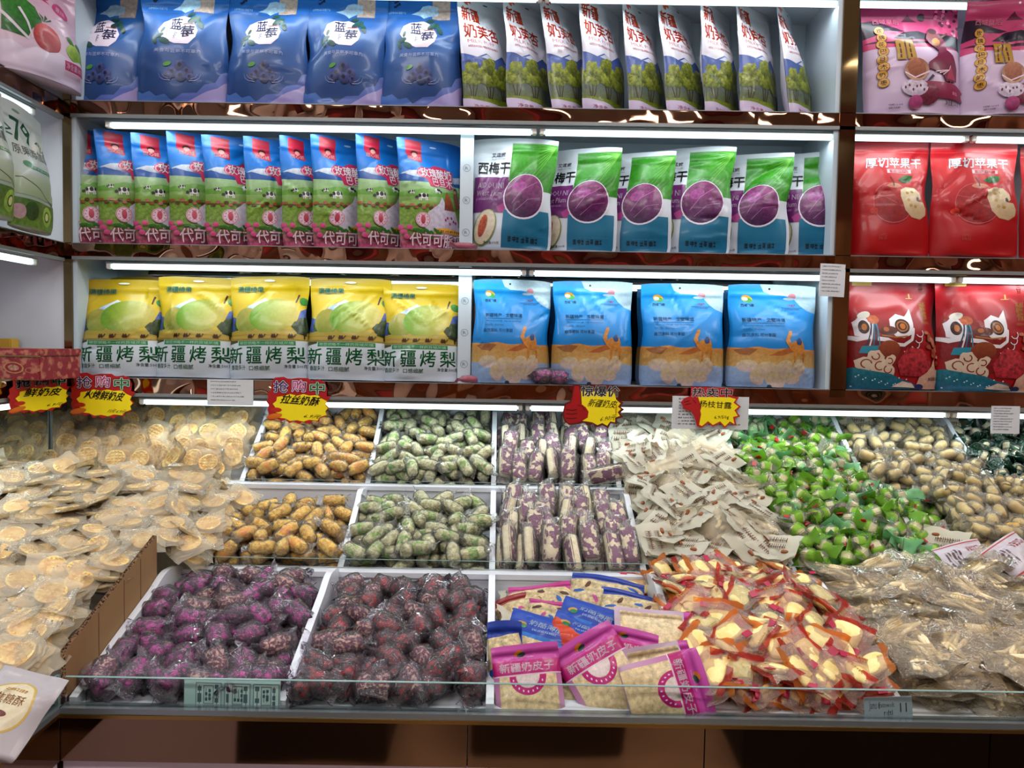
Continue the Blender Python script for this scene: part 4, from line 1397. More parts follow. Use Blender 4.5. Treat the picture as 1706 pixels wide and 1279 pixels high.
redbox = mat('gift_box_paper', '#7c1a24', 0.45)
noisy(redbox, 55.0, '#7a1420', '#a4604a', (0.50, 0.62))
c0, c1 = atz(-60, 636, Z3), atz(98, 633, Z3)
bx = empty('gift_box', ((RX0 + .02 + c1.x) / 2, 1.93, Z3 + .002))
tag(bx, 'red patterned gift box with gold edges lying on the side shelving', 'box')
hw = (c1.x - RX0 - .02) / 2
MB().box(-hw, hw, -.09, .09, 0, .058, bev=.002).build('box_base', redbox, bx)
MB().box(-hw - .002, hw + .002, -.092, .092, .058, .076, bev=.002).build('lid', redbox, bx)
MB().box(-hw - .003, hw + .003, -.0935, -.0925, .057, .0595).box(-hw, hw, -.0925, -.0915, 0, .002).build('gold_line', M['brass'], bx)
A = Art('#8c2430', aspect=.3, clip=False)
for k, (x, y, t) in enumerate(((.36, .5, .3), (.62, .45, -.5), (.86, .55, .2), (.12, .5, 0))):
    A.ell(x, y, .055, .26, '#a87c50', None, .3, 16, t); A.ell(x, y, .045, .21, '#8a2030', None, .2, 16, t); A.ell(x, y, .03, .13, '#a88068', None, .9, 12, t)
    A.ring(x + .1, y - .1, .04, .006, '#a8705a', 12)
V, C, Z, F = A.cut(2, 2)
link('printed_front', mesh('printed_front', [(-hw + p[0] * 2 * hw, -.0902 - z * .0001, p[1] * .055) for p, z in zip(V, Z)], F, M['paper'], smooth=False, cols=C), bx)
yb = MB().box(-.03, .03, -.02, .02, 0, .10, bev=.003).build('yellow_carton', mat('yellow_card', '#b8902c', .5), None)
q = at(-6, 560, 1.96)
yb.location = (q.x - .035, 2.045, Z3 + .002)
tag(yb, 'narrow yellow carton behind the red gift box', 'carton')

# ------------------------------------------------------------------ signs and notes on the lowest shelf edge
def sign(spec, px0, px1, py0, py1, label, Y=YS - .006, tilt=0.0, name='price_sign', th=.0012, curl=0.02, seed=1, rz=0, rx=0):
    A, out = spec
    p = at((px0 + px1) / 2, py1, Y)
    w = (px1 - px0) / FPX * Y
    h = (py1 - py0) / FPX * Y
    A.a = h / w
    o = flat_board(name, out, A, w, h, th, p, (math.radians(rx), math.radians(tilt), math.radians(rz)), edge=A.base, curl=curl, seed=seed)
    tag(o, label, 'sign' if name == 'price_sign' else 'label')
    return o


sq = [(0, 0), (1, 0), (1, 1), (0, 1)]
sign((art_note(3, 6), sq), 345, 422, 632, 675, 'white printed note under the baked pear pouches, left of the buy-now sign', name='paper_note', seed=2)
sign(art_sign_buy('火烤鲜奶皮', '11元 6.9元'), 116, 223, 622, 697, 'red and yellow burst sign over the waffle biscuits', Y=YS - .012)
sign(art_sign_buy('拉丝奶酥', '6.9元'), 443, 548, 629, 706, 'red and yellow burst sign over the mango rolls', Y=YS - .012)
sign(art_sign_price(), 936, 1038, 640, 713, 'yellow burst sign with a red thumbs-up hand', Y=YS - .012)
sign((art_note(5, 9), sq), 1119, 1247, 660, 715, 'white printed note behind the red fist sign', name='paper_note', seed=4)
sign(art_sign_hot(), 1133, 1234, 644, 714, 'yellow burst sign with a red fist', Y=YS - .014)
sign((art_note(6, 8), sq), 1364, 1406, 440, 494, 'small white note hanging from the middle shelf edge near the gold post', name='paper_note', seed=5, curl=.08, tilt=2)
sign((art_note(7, 9), sq), 1650, 1698, 676, 722, 'small white note under the lion pouches by the right edge', name='paper_note', seed=6, curl=.04)
A, out = art_sign_buy('鲜奶皮', '6.9元')
p = atx(62, 662, XL + .004)
A.a = .75
o = flat_board('price_sign', out, A, .26, .10, .0012, (XL + .012, p.y, Z3 - .085), (0, 0, math.radians(90)), edge='#a81418', curl=0)
tag(o, 'red and yellow burst sign hung on the side shelving, seen edgewise', 'sign')

# ------------------------------------------------------------------ the tiered counter
W = .33
# (front y, front z, back y, back ledge z, divider top y, divider top z)
TIERS = {3: (1.19, .8875, 1.605, .972, 1.535, .991),
         2: (1.637, .966, 1.955, 1.092, 1.895, 1.094),
         1: (1.990, 1.088, 2.288, 1.268, 2.25, 1.268)}
CX0, CX1 = -2 * W, 1.68
counter = empty('tiered_counter', (0, 1.19, .8))
tag(counter, 'white three-step sweets counter with dividers and a low glass front edge', 'counter')


def cpart(name, mb, m, parent=None, smooth=False):
    o = mb.build(name, m, smooth=smooth)
    par = parent or counter
    o.parent = par
    off = Vector((0, 0, 0)); q = par
    while q:
        off += q.location; q = q.parent
    o.location = -off
    return o


for t, (y0, z0, y1, z1, yd, zd) in TIERS.items():
    xa = RX0 + .02 if t < 3 else CX0 - .008
    zf = z0 - .014
    zbk = {3: .895, 2: .985, 1: 1.11}[t]
    cpart('bin_floor', MB().prism_x([(y0 - .004, zf - .012), (y1, zbk - .012), (y1, zbk), (y0 - .004, zf)], xa, CX1), M['white'])
    cpart('bin_back', MB().box(xa, CX1, y1, y1 + .010, zbk - .012, z1), M['white'])
    if t > 1:
        ny0 = TIERS[t - 1][0]
        cpart('ledge', MB().box(xa, CX1, y1 - .003, ny0 + .004, z1 - .010, z1 + .001), M['acrylic'])
    ks = range(-2, 5) if t < 3 else range(-2, 5)
    for k in ks:
        x = k * W
        pts = [(y0 + .002, zf)]
        pts.append((y0 + .002, zf + .014))
        n = 7
        for i in range(n + 1):        # rounded shoulder
            a = i / n
            y = y0 + .004 + (yd - y0) * (.82 + .18 * a) if i else y0 + .004 + (yd - y0) * .80
            zz = zf + .014 + (zd - zf - .014) * ((.80 if not i else .82 + .18 * math.sin(a * PI / 2)))
            pts.append((y, zz))
        pts.append((yd + (y1 - yd) * .6, zd - .003))
        pts.append((y1, zd - .012))
        pts.append((y1, zbk - .01))
        cpart('divider', MB().prism_x(pts, x - .0065, x + .0065), M['acrylic'])

# front edge: clear glass strip, grey channel, brass line, bronze mirror band, white base
cpart('glass_strip', MB().box(CX0 - .004, CX1, 1.176, 1.182, .876, .926), M['glass'])
cpart('glass_top_edge', MB().box(CX0 - .004, CX1, 1.1765, 1.1815, .926, .9268), M['glassedge'])
cpart('channel', MB().box(CX0 - .01, CX1, 1.168, 1.19, .872, .881), mat('steel_channel', '#8f9ba0', .25, .7))
cpart('brass_line', MB().box(CX0 - .01, CX1, 1.166, 1.19, .866, .8718), M['brass'])
for (a, b) in ((CX0 - .01, -.035), (-.033, .335), (.337, .78), (.782, CX1)):
    cpart('bronze_panel', MB().box(a, b, 1.172, 1.186, .795, .8655), M['bronze'])
for (a, b) in ((CX0 - .01, -.002), (.002, CX1)):
    cpart('base_panel', MB().box(a, b, 1.180, 1.2, .02, .793), mat('base_white', '#c8bccb', .4))
for t, zt_ in ((2, .026), (1, .012)):
    y0, z0 = TIERS[t][0], TIERS[t][1]
    cpart('glass_strip', MB().box(CX0, CX1, y0 - .006, y0 - .002, z0 + .002, z0 + zt_), M['glass'])
    cpart('glass_top_edge', MB().box(CX0, CX1, y0 - .0058, y0 - .0022, z0 + zt_, z0 + zt_ + .0006), M['glassedge'])

# the side run of the counter, open towards the aisle on the right
side = empty('side_counter', (CX0, .8, .8))
tag(side, 'side run of the sweets counter with a glass edge running towards the viewer', 'counter')


def spart(name, mb, m):
    o = mb.build(name, m); o.parent = side; o.location = -Vector(side.location)
    return o


spart('glass_strip', MB().box(CX0 - .020, CX0 - .015, .35, 1.18, .876, .928), M['glass'])
spart('glass_top_edge', MB().box(CX0 - .0195, CX0 - .0155, .35, 1.18, .928, .9288), M['glassedge'])
spart('corner_glass_edge', MB().box(CX0 - .020, CX0 - .014, 1.176, 1.182, .878, .928), M['glassedge'])
spart('channel', MB().box(CX0 - .026, CX0 - .008, .35, 1.18, .872, .881), mat('steel_channel', '#8f9ba0', .25, .7))
spart('brass_line', MB().box(CX0 - .028, CX0 - .008, .35, 1.18, .866, .8718), M['brass'])
spart('bronze_panel', MB().box(CX0 - .024, CX0 - .010, .35, 1.17, .795, .8655), M['bronze'])
spart('base_panel', MB().box(CX0 - .03, CX0 - .014, .35, 1.17, .02, .793), mat('base_white', '#c8bccb', .4))
spart('bin_floor', MB().add([(RX0 + .02, .35, 1.0), (CX0 - .02, .35, .885), (CX0 - .02, 1.63, .885), (RX0 + .02, 1.63, 1.0)], [(0, 1, 2, 3)]), M['white'])
gp_ = empty('glass_partition', (-1.185, 2.0, 1.12))
tag(gp_, 'upright glass partition with a dark grey edge among the waffle biscuits', 'partition')
pe = at(83, 778, 2.03); pt2 = at(95, 655, 2.03)
b = MB().box(-.004, .004, 0, .008, 0, .23).build('edge_strip', mat('partition_edge', '#5c6668', .3), gp_)
gp_.location = (pe.x, 2.03, pe.z)
b2 = MB().box(-.002, .002, -.30, 0, 0, .225).build('glass_pane', M['glass'], gp_)

# cardboard partition between the waffles and the purple rolls
cb_ = empty('cardboard_sheet', (-.672, 1.19, .89))
tag(cb_, 'brown corrugated cardboard sheet fencing off the waffle biscuits', 'cardboard')
zt0, zt1 = .9645, 1.068
y0_, y1_ = 1.186, 1.512
g = MB()
g.add([(-.004, 0, 0), (-.004, y1_ - y0_, 0), (-.004, y1_ - y0_, zt1 - .89), (-.004, 0, zt0 - .89), (.004, 0, 0), (.004, y1_ - y0_, 0), (.004, y1_ - y0_, zt1 - .89), (.004, 0, zt0 - .89)],
      [(0, 1, 2, 3), (7, 6, 5, 4)])
g.build('liner_board', M['card'], cb_)
n = 120   # the wavy fluting seen along the top
g = MB()
for i in range(n):
    ya, yb2 = (y1_ - y0_) * i / n, (y1_ - y0_) * (i + 1) / n
    za, zb2 = (zt0 - .89) + (zt1 - zt0) * i / n, (zt0 - .89) + (zt1 - zt0) * (i + 1) / n
    s = .004 if i % 2 else -.004
    g.add([(s, ya, za - .012), (-s, yb2, zb2 - .012), (-s, yb2, zb2), (s, ya, za)], [(0, 1, 2, 3)])
g.add([(-.004, 0, 0), (.004, 0, 0), (.004, 0, zt0 - .89), (-.004, 0, zt0 - .89)], [(0, 1, 2, 3)])
o = g.build('fluting', M['cardcore'], cb_)
o['kind'] = 'stuff'
cb_.location = (-.672, y0_, .89)
for yy in (.10, .19, .255):
    MB().box(.0041, .0046, yy, yy + .0015, .002, zt0 - .89 + (zt1 - zt0) * yy / (y1_ - y0_) - .006).build('crease', mat('card_crease', '#6a4630', .9), cb_)

# ------------------------------------------------------------------ wrapped sweets: shared meshes
F_ = {}
F_['clear'] = film('clear_wrapper', '#ffffff', .11, '#ffffff', .10, .20, 70, .5, .985)
F_['clear2'] = film('clear_wrapper_soft', '#fbfaf4', .18, '#f4f0e8', .16, .2, 60, .5, .985)
F_['frostb'] = film('back_sachet_film', '#fffcf4', .15, '#fff4e2', .15, .15, 50, .45, .995)
F_['crisp'] = film('crisp_bag_film', '#fffaf2', .20, '#f8ecd8', .08, .28, 55, .8, .99)
F_['frost'] = film('frosted_sachet', '#fef9ee', .26, '#fff6e6', .18, .15, 50, .45, .99)
F_['frostw'] = film('white_sachet', '#f8f5ec', .66, '#f4f0de', .3, .15, 45, .5)
F_['glossy'] = film('shiny_wrapper', '#fdfaff', .085, '#f0ecf6', .07, .25, 80, .6, .985)


def wrinkle(p, amp, sc_, seed):
    q = Vector(p) * sc_ + Vector((seed * 7.3, seed * 3.1, seed * 1.7))
    return Vector((noise.noise(q), noise.noise(q + Vector((31, 5, 9))), noise.noise(q + Vector((3, 47, 2))))) * amp


def twist_wrap(L, r, fin, seed, flat=.35, amp=.004, seg=12):
    """a film sleeve round a roll lying on x, crimped flat at both ends"""
    R = random.Random(seed)
    rings = [(-L / 2 - fin, r * 1.25, .05), (-L / 2 - fin * .5, r * 1.1, .12), (-L / 2 - .002, r * .85, .45), (-L / 2 + .006, r * 1.12, .95),
             (-L / 6, r * 1.18, 1), (L / 6, r * 1.16, 1), (L / 2 - .006, r * 1.12, .95), (L / 2 + .002, r * .85, .45), (L / 2 + fin * .5, r * 1.1, .12), (L / 2 + fin, r * 1.3, .05)]
    tw = [R.uniform(-.9, .9), R.uniform(-.9, .9)]
    bz = [R.uniform(-.5, .5), R.uniform(-.5, .5)]
    v, f = [], []
    for j, (x, rr, fl) in enumerate(rings):
        endi = 0 if j < 3 else (1 if j > 6 else None)
        rot = tw[endi] if endi is not None else 0
        dz = bz[endi] * (abs(x) - L / 2 + .004) if endi is not None else 0
        for k in range(seg):
            a = 2 * PI * k / seg
            y, z = rr * math.cos(a), rr * math.sin(a) * fl
            y, z = y * math.cos(rot) - z * math.sin(rot), y * math.sin(rot) + z * math.cos(rot)
            p = Vector((x, y, z + dz))
            p += wrinkle(p, amp * (1.0 if endi is not None else .6), 55, seed)
            v.append(p)
    for j in range(len(rings) - 1):
        for k in range(seg):
            f.append((j * seg + k, j * seg + (k + 1) % seg, (j + 1) * seg + (k + 1) % seg, (j + 1) * seg + k))
    fi = [0 if 2 < i // seg < 6 else 1 for i in range(len(f))]
    return v, f, fi


def sachet(w, h, t, seed, n=7, amp=.004, curl=.25):
    """a flat pillow sachet: two sheets, sealed edges, curling corners"""
    R = random.Random(seed)
    c = [R.uniform(-curl, curl) for _ in range(4)]
    v, f = [], []
    for side in (1, -1):
        for j in range(n + 1):
            for i in range(n + 1):
                s, q = 2 * i / n - 1, 2 * j / n - 1
                bul = max(0, 1 - abs(s * 1.15) ** 2.5) ** .6 * max(0, 1 - abs(q * 1.1) ** 2.5) ** .6 if abs(s * 1.15) < 1 and abs(q * 1.1) < 1 else 0
                x, y = s * w / 2, q * h / 2
                z = side * t / 2 * bul + (c[0] * s * s * s + c[1] * q * q * q + c[2] * s * q + c[3] * (s * s - .3)) * .016
                p = Vector((x, y, z)) + wrinkle((x, y, 0), amp, 45, seed)
                v.append(p)
    N = (n + 1) ** 2
    idx = lambda i, j: j * (n + 1) + i
    for j in range(n):
        for i in range(n):
            f.append((idx(i, j), idx(i + 1, j), idx(i + 1, j + 1), idx(i, j + 1)))
            f.append((N + idx(i, j), N + idx(i, j + 1), N + idx(i + 1, j + 1), N + idx(i + 1, j)))
    return v, f, n


def lump(L, r, seed, seg=12, rings=9, amp=.0022, power=2.6, fr=90, cyl=None):
    """a rough capsule along x"""
    v, f = [], []
    for j in range(rings + 1):
        a = -PI / 2 + PI * j / rings
        x = math.copysign(abs(math.sin(a)) ** .8, math.sin(a)) * L / 2
        rr = r * max(.02, abs(math.cos(a)) ** (cyl or 2 / power * .55))
        for k in range(seg):
            b = 2 * PI * k / seg
            p = Vector((x, rr * math.cos(b), rr * math.sin(b)))
            v.append(p + p.normalized() * noise.noise(p * fr + Vector((seed * 5, 0, 0))) * amp * 2)
    for j in range(rings):
        for k in range(seg):
            f.append((j * seg + k, j * seg + (k + 1) % seg, (j + 1) * seg + (k + 1) % seg, (j + 1) * seg + k))
    f.append(tuple(range(seg))[::-1]); f.append(tuple(range(rings * seg, (rings + 1) * seg)))
    return v, f


def waffle_disc(r, t, seed):
    """biscuit with a pressed grid"""
    n = 16
    v, f, ok = [], [], {}
    R = random.Random(seed)
    e = R.uniform(.9, 1.0)
    for j in range(n + 1):
        for i in range(n + 1):
            s, q = 2 * i / n - 1, 2 * j / n - 1
            # square to disc
            x = s * math.sqrt(1 - q * q / 2); y = q * math.sqrt(1 - s * s / 2)
            rim = math.hypot(x, y)
            g = -.0032 if (i % 3 == 1 or j % 3 == 1) and rim < .84 else 0
            z = t / 2 + g - .003 * max(0, rim - .9) * 10 * .3
            v.append((x * r, y * r * e, z))
    N = (n + 1) ** 2
    idx = lambda i, j: j * (n + 1) + i
    for j in range(n):
        for i in range(n):
            f.append((idx(i, j), idx(i + 1, j), idx(i + 1, j + 1), idx(i, j + 1)))
    ring = [idx(i, 0) for i in range(n)] + [idx(n, j) for j in range(n)] + [idx(i, n) for i in range(n, 0, -1)] + [idx(0, j) for j in range(n, 0, -1)]
    b = len(v)
    for k in ring:
        v.append((v[k][0] * .95, v[k][1] * .95, -t / 2))
    m_ = len(ring)
    for k in range(m_):
        f.append((ring[k], b + k, b + (k + 1) % m_, ring[(k + 1) % m_]))
    f.append(tuple(range(b + m_ - 1, b - 1, -1)))
    return v, f


def vary(m, amt=.25):
    """each object a slightly different tone"""
    p = P(m)
    l = p.inputs['Base Color'].links
    oi = nd(m, 'ShaderNodeObjectInfo')
    mr = nd(m, 'ShaderNodeMapRange')
    mr.inputs['To Min'].default_value = 1 - amt; mr.inputs['To Max'].default_value = 1 + amt * .6
    ln(m, oi.outputs['Random'], mr.inputs['Value'])
    vm = nd(m, 'ShaderNodeVectorMath', operation='SCALE')
    src = l[0].from_socket if l else None
    if src: ln(m, src, vm.inputs[0])
    else: vm.inputs[0].default_value = p.inputs['Base Color'].default_value[:3]
    ln(m, mr.outputs[0], vm.inputs['Scale'])
    ln(m, vm.outputs[0], p.inputs['Base Color'])
    return m


M['waffle'] = vary(noisy(mat('waffle_crust', rough=.6), 60, '#cc9848', '#ecd492', (.3, .62), .3, 200, rand=9), .22)
M['mango'] = vary(noisy(mat('mango_crumb', rough=.5), 130, '#d08e0c', '#f8cc48', (.36, .6), 1.0, 260, rand=9), .2)
M['pista'] = vary(noisy(mat('pistachio_crumb', rough=.6), 120, '#a8a868', '#dcd8ac', (.38, .6), 1.0, 260, rand=9), .2)
M['cream'] = vary(noisy(mat('cream_nougat', rough=.6), 60, '#d8caa0', '#f2e8c8', (.35, .65), .4, 150, rand=9), .12)
M['purple'] = noisy(mat('purple_fruit', rough=.5), 62, '#6c2858', '#e0d2b0', (.53, .56), .5, 150, rand=9, det=2)
M['green'] = mat('lime_print', '#5cb01c', .35)
M['dgreen'] = mat('dark_green_print', '#1c4a34', .35)
M['redp'] = mat('red_print', '#b01820', .35)
M['tan'] = vary(noisy(mat('tan_nougat', rough=.4), 40, '#c8a654', '#e6d08c', (.3, .7), .3, 120, rand=9), .18)
M['date'] = vary(noisy(mat('magenta_flakes', rough=.45), 100, '#3c1434', '#b02c88', (.44, .60), 1.0, 220, rand=9), .3)
M['dateb'] = noisy(mat('petal_flakes', rough=.45), 170, '#5a1838', '#c8a088', (.5, .60), 1.0, 240, rand=9)
M['cran'] = vary(noisy(mat('cranberry_flakes', rough=.3), 90, '#300f18', '#a0141c', (.46, .62), 1.0, 200, rand=9), .3)
M['lemon'] = vary(noisy(mat('lemon_slice', rough=.45), 50, '#e4cc74', '#f8eaa8', (.3, .7), .3, 120, rand=9), .12)
M['crisp'] = vary(noisy(mat('crisp_stick', rough=.5), 60, '#dcc490', '#f6e8c4', (.3, .7), .4, 160, rand=9), .2)
M['brownink'] = mat('brown_ink', '#5a3420', .6)
M['goldink'] = mat('gold_ink', '#a8842c', .5)
# print films
F_['green'] = film('green_printed_film', '#d0eca0', .46, '#98d84c', .2, .18, 60, .5)
F_['mint'] = film('mint_printed_film', '#c8f0cc', .45, '#9ce0a4', .2, .18, 60, .5)
F_['orange'] = film('orange_printed_film', '#fcc890', .40, '#f09040', .2, .18, 60, .5)
F_['red'] = film('red_printed_film', '#f4a090', .36, '#d4483c', .2, .18, 60, .5)
F_['pinkish'] = film('pinkish_film', '#fef4f0', .22, '#fae0d8', .15, .2, 60, .5)
F_['dgreen'] = film('dark_green_film', '#4c8c6c', .5, '#1c4c38', .2, .35, 60, .7)


PROTO = {}


def proto(kind, root):
    PROTO.setdefault(kind, []).append(root)
    return root


def decal_text(par, w, h, mtl, seed, rows=3, z=.0045, x0=0, y0=0):
    """a block of unreadable brown lettering on a sachet, one joined print"""
    R = random.Random(seed)
    g = MB()
    for r_ in range(rows):
        x = -w / 2
        while x < w / 2:
            L = R.uniform(.002, .005)
            yy = h / 2 - (r_ + .5) * h / rows
            hh = h / rows * .34
            g.add([(x0 + x, y0 + yy - hh, z), (x0 + x + L * .4, y0 + yy - hh, z), (x0 + x + L * .4, y0 + yy + hh, z), (x0 + x, y0 + yy + hh, z)], [(0, 1, 2, 3)])
            g.add([(x0 + x, y0 + yy, z), (x0 + x + L, y0 + yy, z), (x0 + x + L, y0 + yy + hh * .5, z), (x0 + x, y0 + yy + hh * .5, z)], [(0, 1, 2, 3)])
            x += L + .0012
    o = g.build('printed_text', mtl, par)
    o['kind'] = 'stuff'
    return o


def mk_sachet(name, w, h, t, fl, seed, amp=.004, curl=.25, fl2=None, split=None):
    v, f, n = sachet(w, h, t, seed, amp=amp, curl=curl)
    mi = [0] * len(f)
    if fl2 is not None:
        for i in range(len(f)):
            j = (i // 2) // n
            if split(j / n): mi[i] = 1
    return link(name, mesh(name, v, f, [fl] + ([fl2] if fl2 else []), mi))


for s in range(8):      # waffle biscuits
    r = mk_sachet('waffle_packet', .080, .078, .013, F_['frost' if s < 4 else 'frostb'], 10 + s, .005, .35)
    v, f = waffle_disc(.0255, .008, s)
    link('biscuit', mesh('biscuit', v, f, M['waffle'], smooth=False), r, (random.Random(s).uniform(-.006, .006), .003, 0))
    proto('waffle' if s < 4 else 'waffle_back', r)
for s in range(3):      # crumb rolls
    for kind, cm, nm in (('mango', 'mango', 'mango_roll'), ('pista', 'pista', 'pistachio_roll')):
        v, f = lump(.052, .0142, s + (3 if kind == 'pista' else 0), 14, 12, .0026, fr=170, cyl=.2)
        r = link(nm, mesh(nm, v, f, M[cm]))
        v, f, fi = twist_wrap(.058, .0150, .014, s + 20)
        link('wrapper', mesh('wrapper', v, f, F_['clear']), r)
        if kind == 'pista' and s != 1:
            g = MB(); g.tube([(-.012, 0, 0), (-.009, 0, 0), (.009, 0, 0), (.012, 0, 0)], [.0135, .0146, .0146, .0135], 12, cap=False)
            g.build('pistachio_band', vary(noisy(mat('pistachio_green', rough=.6), 110, '#5c8a24', '#9cba5c', (.4, .6), .8, 220, rand=9), .2) if s == 0 else bpy.data.materials['pistachio_green'], r, smooth=True)
        if kind == 'mango' and s == 2:
            g = MB(); g.tube([(-.012, 0, 0), (-.008, 0, 0), (.010, 0, 0), (.013, 0, 0)], [.0135, .0148, .0148, .0135], 12, cap=False)
            g.build('mango_filling', noisy(mat('mango_orange', rough=.35), 60, '#e88a08', '#f8a81c', rand=9), r, smooth=True)
        proto(kind, r)
for s in range(3):      # purple nougat bars
    g = MB().box(-.042, .042, -.0165, .0165, -.010, .010, bev=.003)
    fm = []
    for q in g.f:
        n_ = (Vector(g.v[q[1]]) - Vector(g.v[q[0]])).cross(Vector(g.v[q[2]]) - Vector(g.v[q[1]])).normalized()
        fm.append(1 if abs(n_.z) > .8 else 0)
    g.m = fm
    r = g.build('nougat_bar', [M['cream'], M['purple']])
    v, f, fi = twist_wrap(.088, .0200, .016, s + 40, amp=.005)
    link('wrapper', mesh('wrapper', [(p[0], p[1], p[2] * .78) for p in v], f, F_['clear']), r)
    proto('nougat', r)
for s in range(4):      # white sachets with brown print
    r = mk_sachet('white_packet', .092, .078, .014, F_['frostw'] if s != 2 else F_['frost'], 50 + s, .007, .5)
    g = MB()
    Rr = random.Random(s)
    for k in range(5):
        v, f = lump(.016, .005, s * 9 + k, 7, 5, .002)
        o_ = Vector((Rr.uniform(-.022, .022), Rr.uniform(-.018, .018), 0))
        g.add([Vector(p) + o_ for p in v], f)
    o = g.build('crumbs', M['cream'], r, smooth=True); o['kind'] = 'stuff'
    if s != 2:
        decal_text(r, .052, .040, M['brownink'], s, 2, .0085, .006, -.006)
        g = MB(); v, f = lump(.016, .004, s, 8, 5, .001); g.add([(p[0] - .022, p[1] + .016, p[2] + .006) for p in v], f)
        g.build('printed_picture', mat('brown_picture', '#8a4c24', .6), r, smooth=True)
    proto('white', r)
for s in range(4):      # green-wrapped nougat cubes
    for kind in ('green', 'dgreen'):
        g = MB().box(-.0135, .0135, -.012, .012, -.010, .010, bev=.0025)
        r = g.build('nougat_cube' if kind == 'green' else 'wrapped_cube', M['cream'])
        v, f, fi = twist_wrap(.028, .0160, .032, s + 60, amp=.008)
        if kind == 'green':
            mats = [F_['clear2'], F_['green'] if s != 2 else F_['mint']]
            if s == 3: fi = [1 - q for q in fi]
        else:
            mats = [F_['clear2'], F_['dgreen']]
        link('wrapper', mesh('wrapper', v, f, mats, fi), r)
        if kind == 'green':
            g = MB(); g.box(.026, .037, -.010, .004, -.0012 + .004, .0012 + .004)
            g.build('red_seal', M['redp'], r)
            if s in (0, 2): decal_text(r, .020, .010, mat('green_ink', '#1c5a2c', .5), s, 2, .006, -.030, 0)
        proto(kind, r)
for s in range(3):      # tan nougat
    v, f = lump(.037, .0122, s + 30, 12, 9, amp=.0012, cyl=.22)
    r = link('tan_nougat', mesh('tan_nougat', v, f, M['tan']))
    v, f, fi = twist_wrap(.039, .0150, .020, s + 80, amp=.006)
    link('wrapper', mesh('wrapper', v, f, F_['clear2']), r)
    proto('tan', r)
for s in range(4):      # date rolls
    for kind, cm, cb2, nm in (('date', 'date', 'dateb', 'purple_date_roll'), ('cran', 'cran', 'dateb', 'cranberry_date_roll')):
        v, f = lump(.050, .0158, s + 50, 14, 11, amp=.0042, fr=130, cyl=.3)
        c = M[cm] if s != 3 else M[cb2]
        r = link(nm, mesh(nm, v, f, c))
        v, f, fi = twist_wrap(.050, .0195, .018, s + 90, amp=.008)
        link('wrapper', mesh('wrapper', v, f, F_['glossy']), r)
        if s == 1:
            g = MB(); g.tube([(-.013, 0, .006), (0, 0, .0075), (.014, 0, .006)], [.006, .012, .006], 10)
            g.build('fruit_slice', mat('magenta_fruit' if kind == 'date' else 'red_fruit', '#8c1070' if kind == 'date' else '#9c0c14', .25), r, smooth=True)
        proto(kind, r)
for s in range(5):      # lemon slices in orange printed sachets
    r = mk_sachet('lemon_packet', .092, .066, .016, F_['pinkish'] if s != 4 else F_['clear2'], 110 + s, .007, .5, F_['orange'] if s % 2 else F_['red'], lambda q: q > .74 or q < .05)
    g = MB(); v, f = lump(.054, .021, s + 70, 16, 8, .0006, 3)
    g.add([(p[0], p[1], p[2] * .36) for p in v], f)
    g.build('lemon_slice', M['lemon'], r, smooth=True).location = (0, -.006, .001)
    MB().box(-.034, -.020, .014, .026, .006, .0075).build('red_seal', mat('crimson_seal', '#a81840', .4), r)
    if s % 2 == 0: decal_text(r, .026, .012, M['goldink'], s, 2, .008, .012, .020)
    proto('lemon', r)
for s in range(4):      # big clear bags of pale crisp sticks
    r = mk_sachet('crisp_bag', .125, .095, .026, F_['crisp'], 130 + s, .011, .6)
    Rr = random.Random(s)
    for k in range(13):
        g = MB()
        a, b = Vector((Rr.uniform(-.05, -.02), Rr.uniform(-.026, .026), Rr.uniform(-.006, .006))), Vector((Rr.uniform(.02, .05), Rr.uniform(-.026, .026), Rr.uniform(-.006, .006)))
        g.tube([a, (a + b) / 2 + Vector((0, .004, .002)), b], [.0035, .0048, .0035], 6)
        g.build('crisp_stick', M['crisp'], r, smooth=True)
    if s < 2:
        decal_text(r, .03, .02, M['goldink'], s, 4, .014)
    proto('crisp', r)

VARIANTS = {'mango': ['', '', ', bright orange round its middle'], 'pista': [', with a mottled green band', ', plain pale', ', with a green band'],
            'date': ['', ', a magenta fruit slice on top', '', ', coated in pale petals'], 'cran': ['', ', a red fruit slice on top', '', ', coated in pale petals'],
            'white': ['', '', ', clear without print', ''], 'green': ['', '', ', mint green ends', ', clear ends'],
            'lemon': [', red end', ', orange end', ', red end', ', orange end', ', clear']}
# ------------------------------------------------------------------ heaping them up
USED = set()
N_OF = {}


VAR = {}


def place(kind, loc, mat3, label, cat, group, R):
    i = R.randrange(len(PROTO[kind]))
    src = PROTO[kind][i]
    va = VARIANTS.get(kind, [''] * 9)[i]
    label += va
    if group: group += va
    if src.name in USED:
        o = dup(src)
    else:
        o = src; USED.add(src.name)
    o.matrix_world = Matrix.Translation(loc) @ mat3.to_4x4()
    tag(o, label, cat, group)
    N_OF[kind] = N_OF.get(kind, 0) + 1
    return o


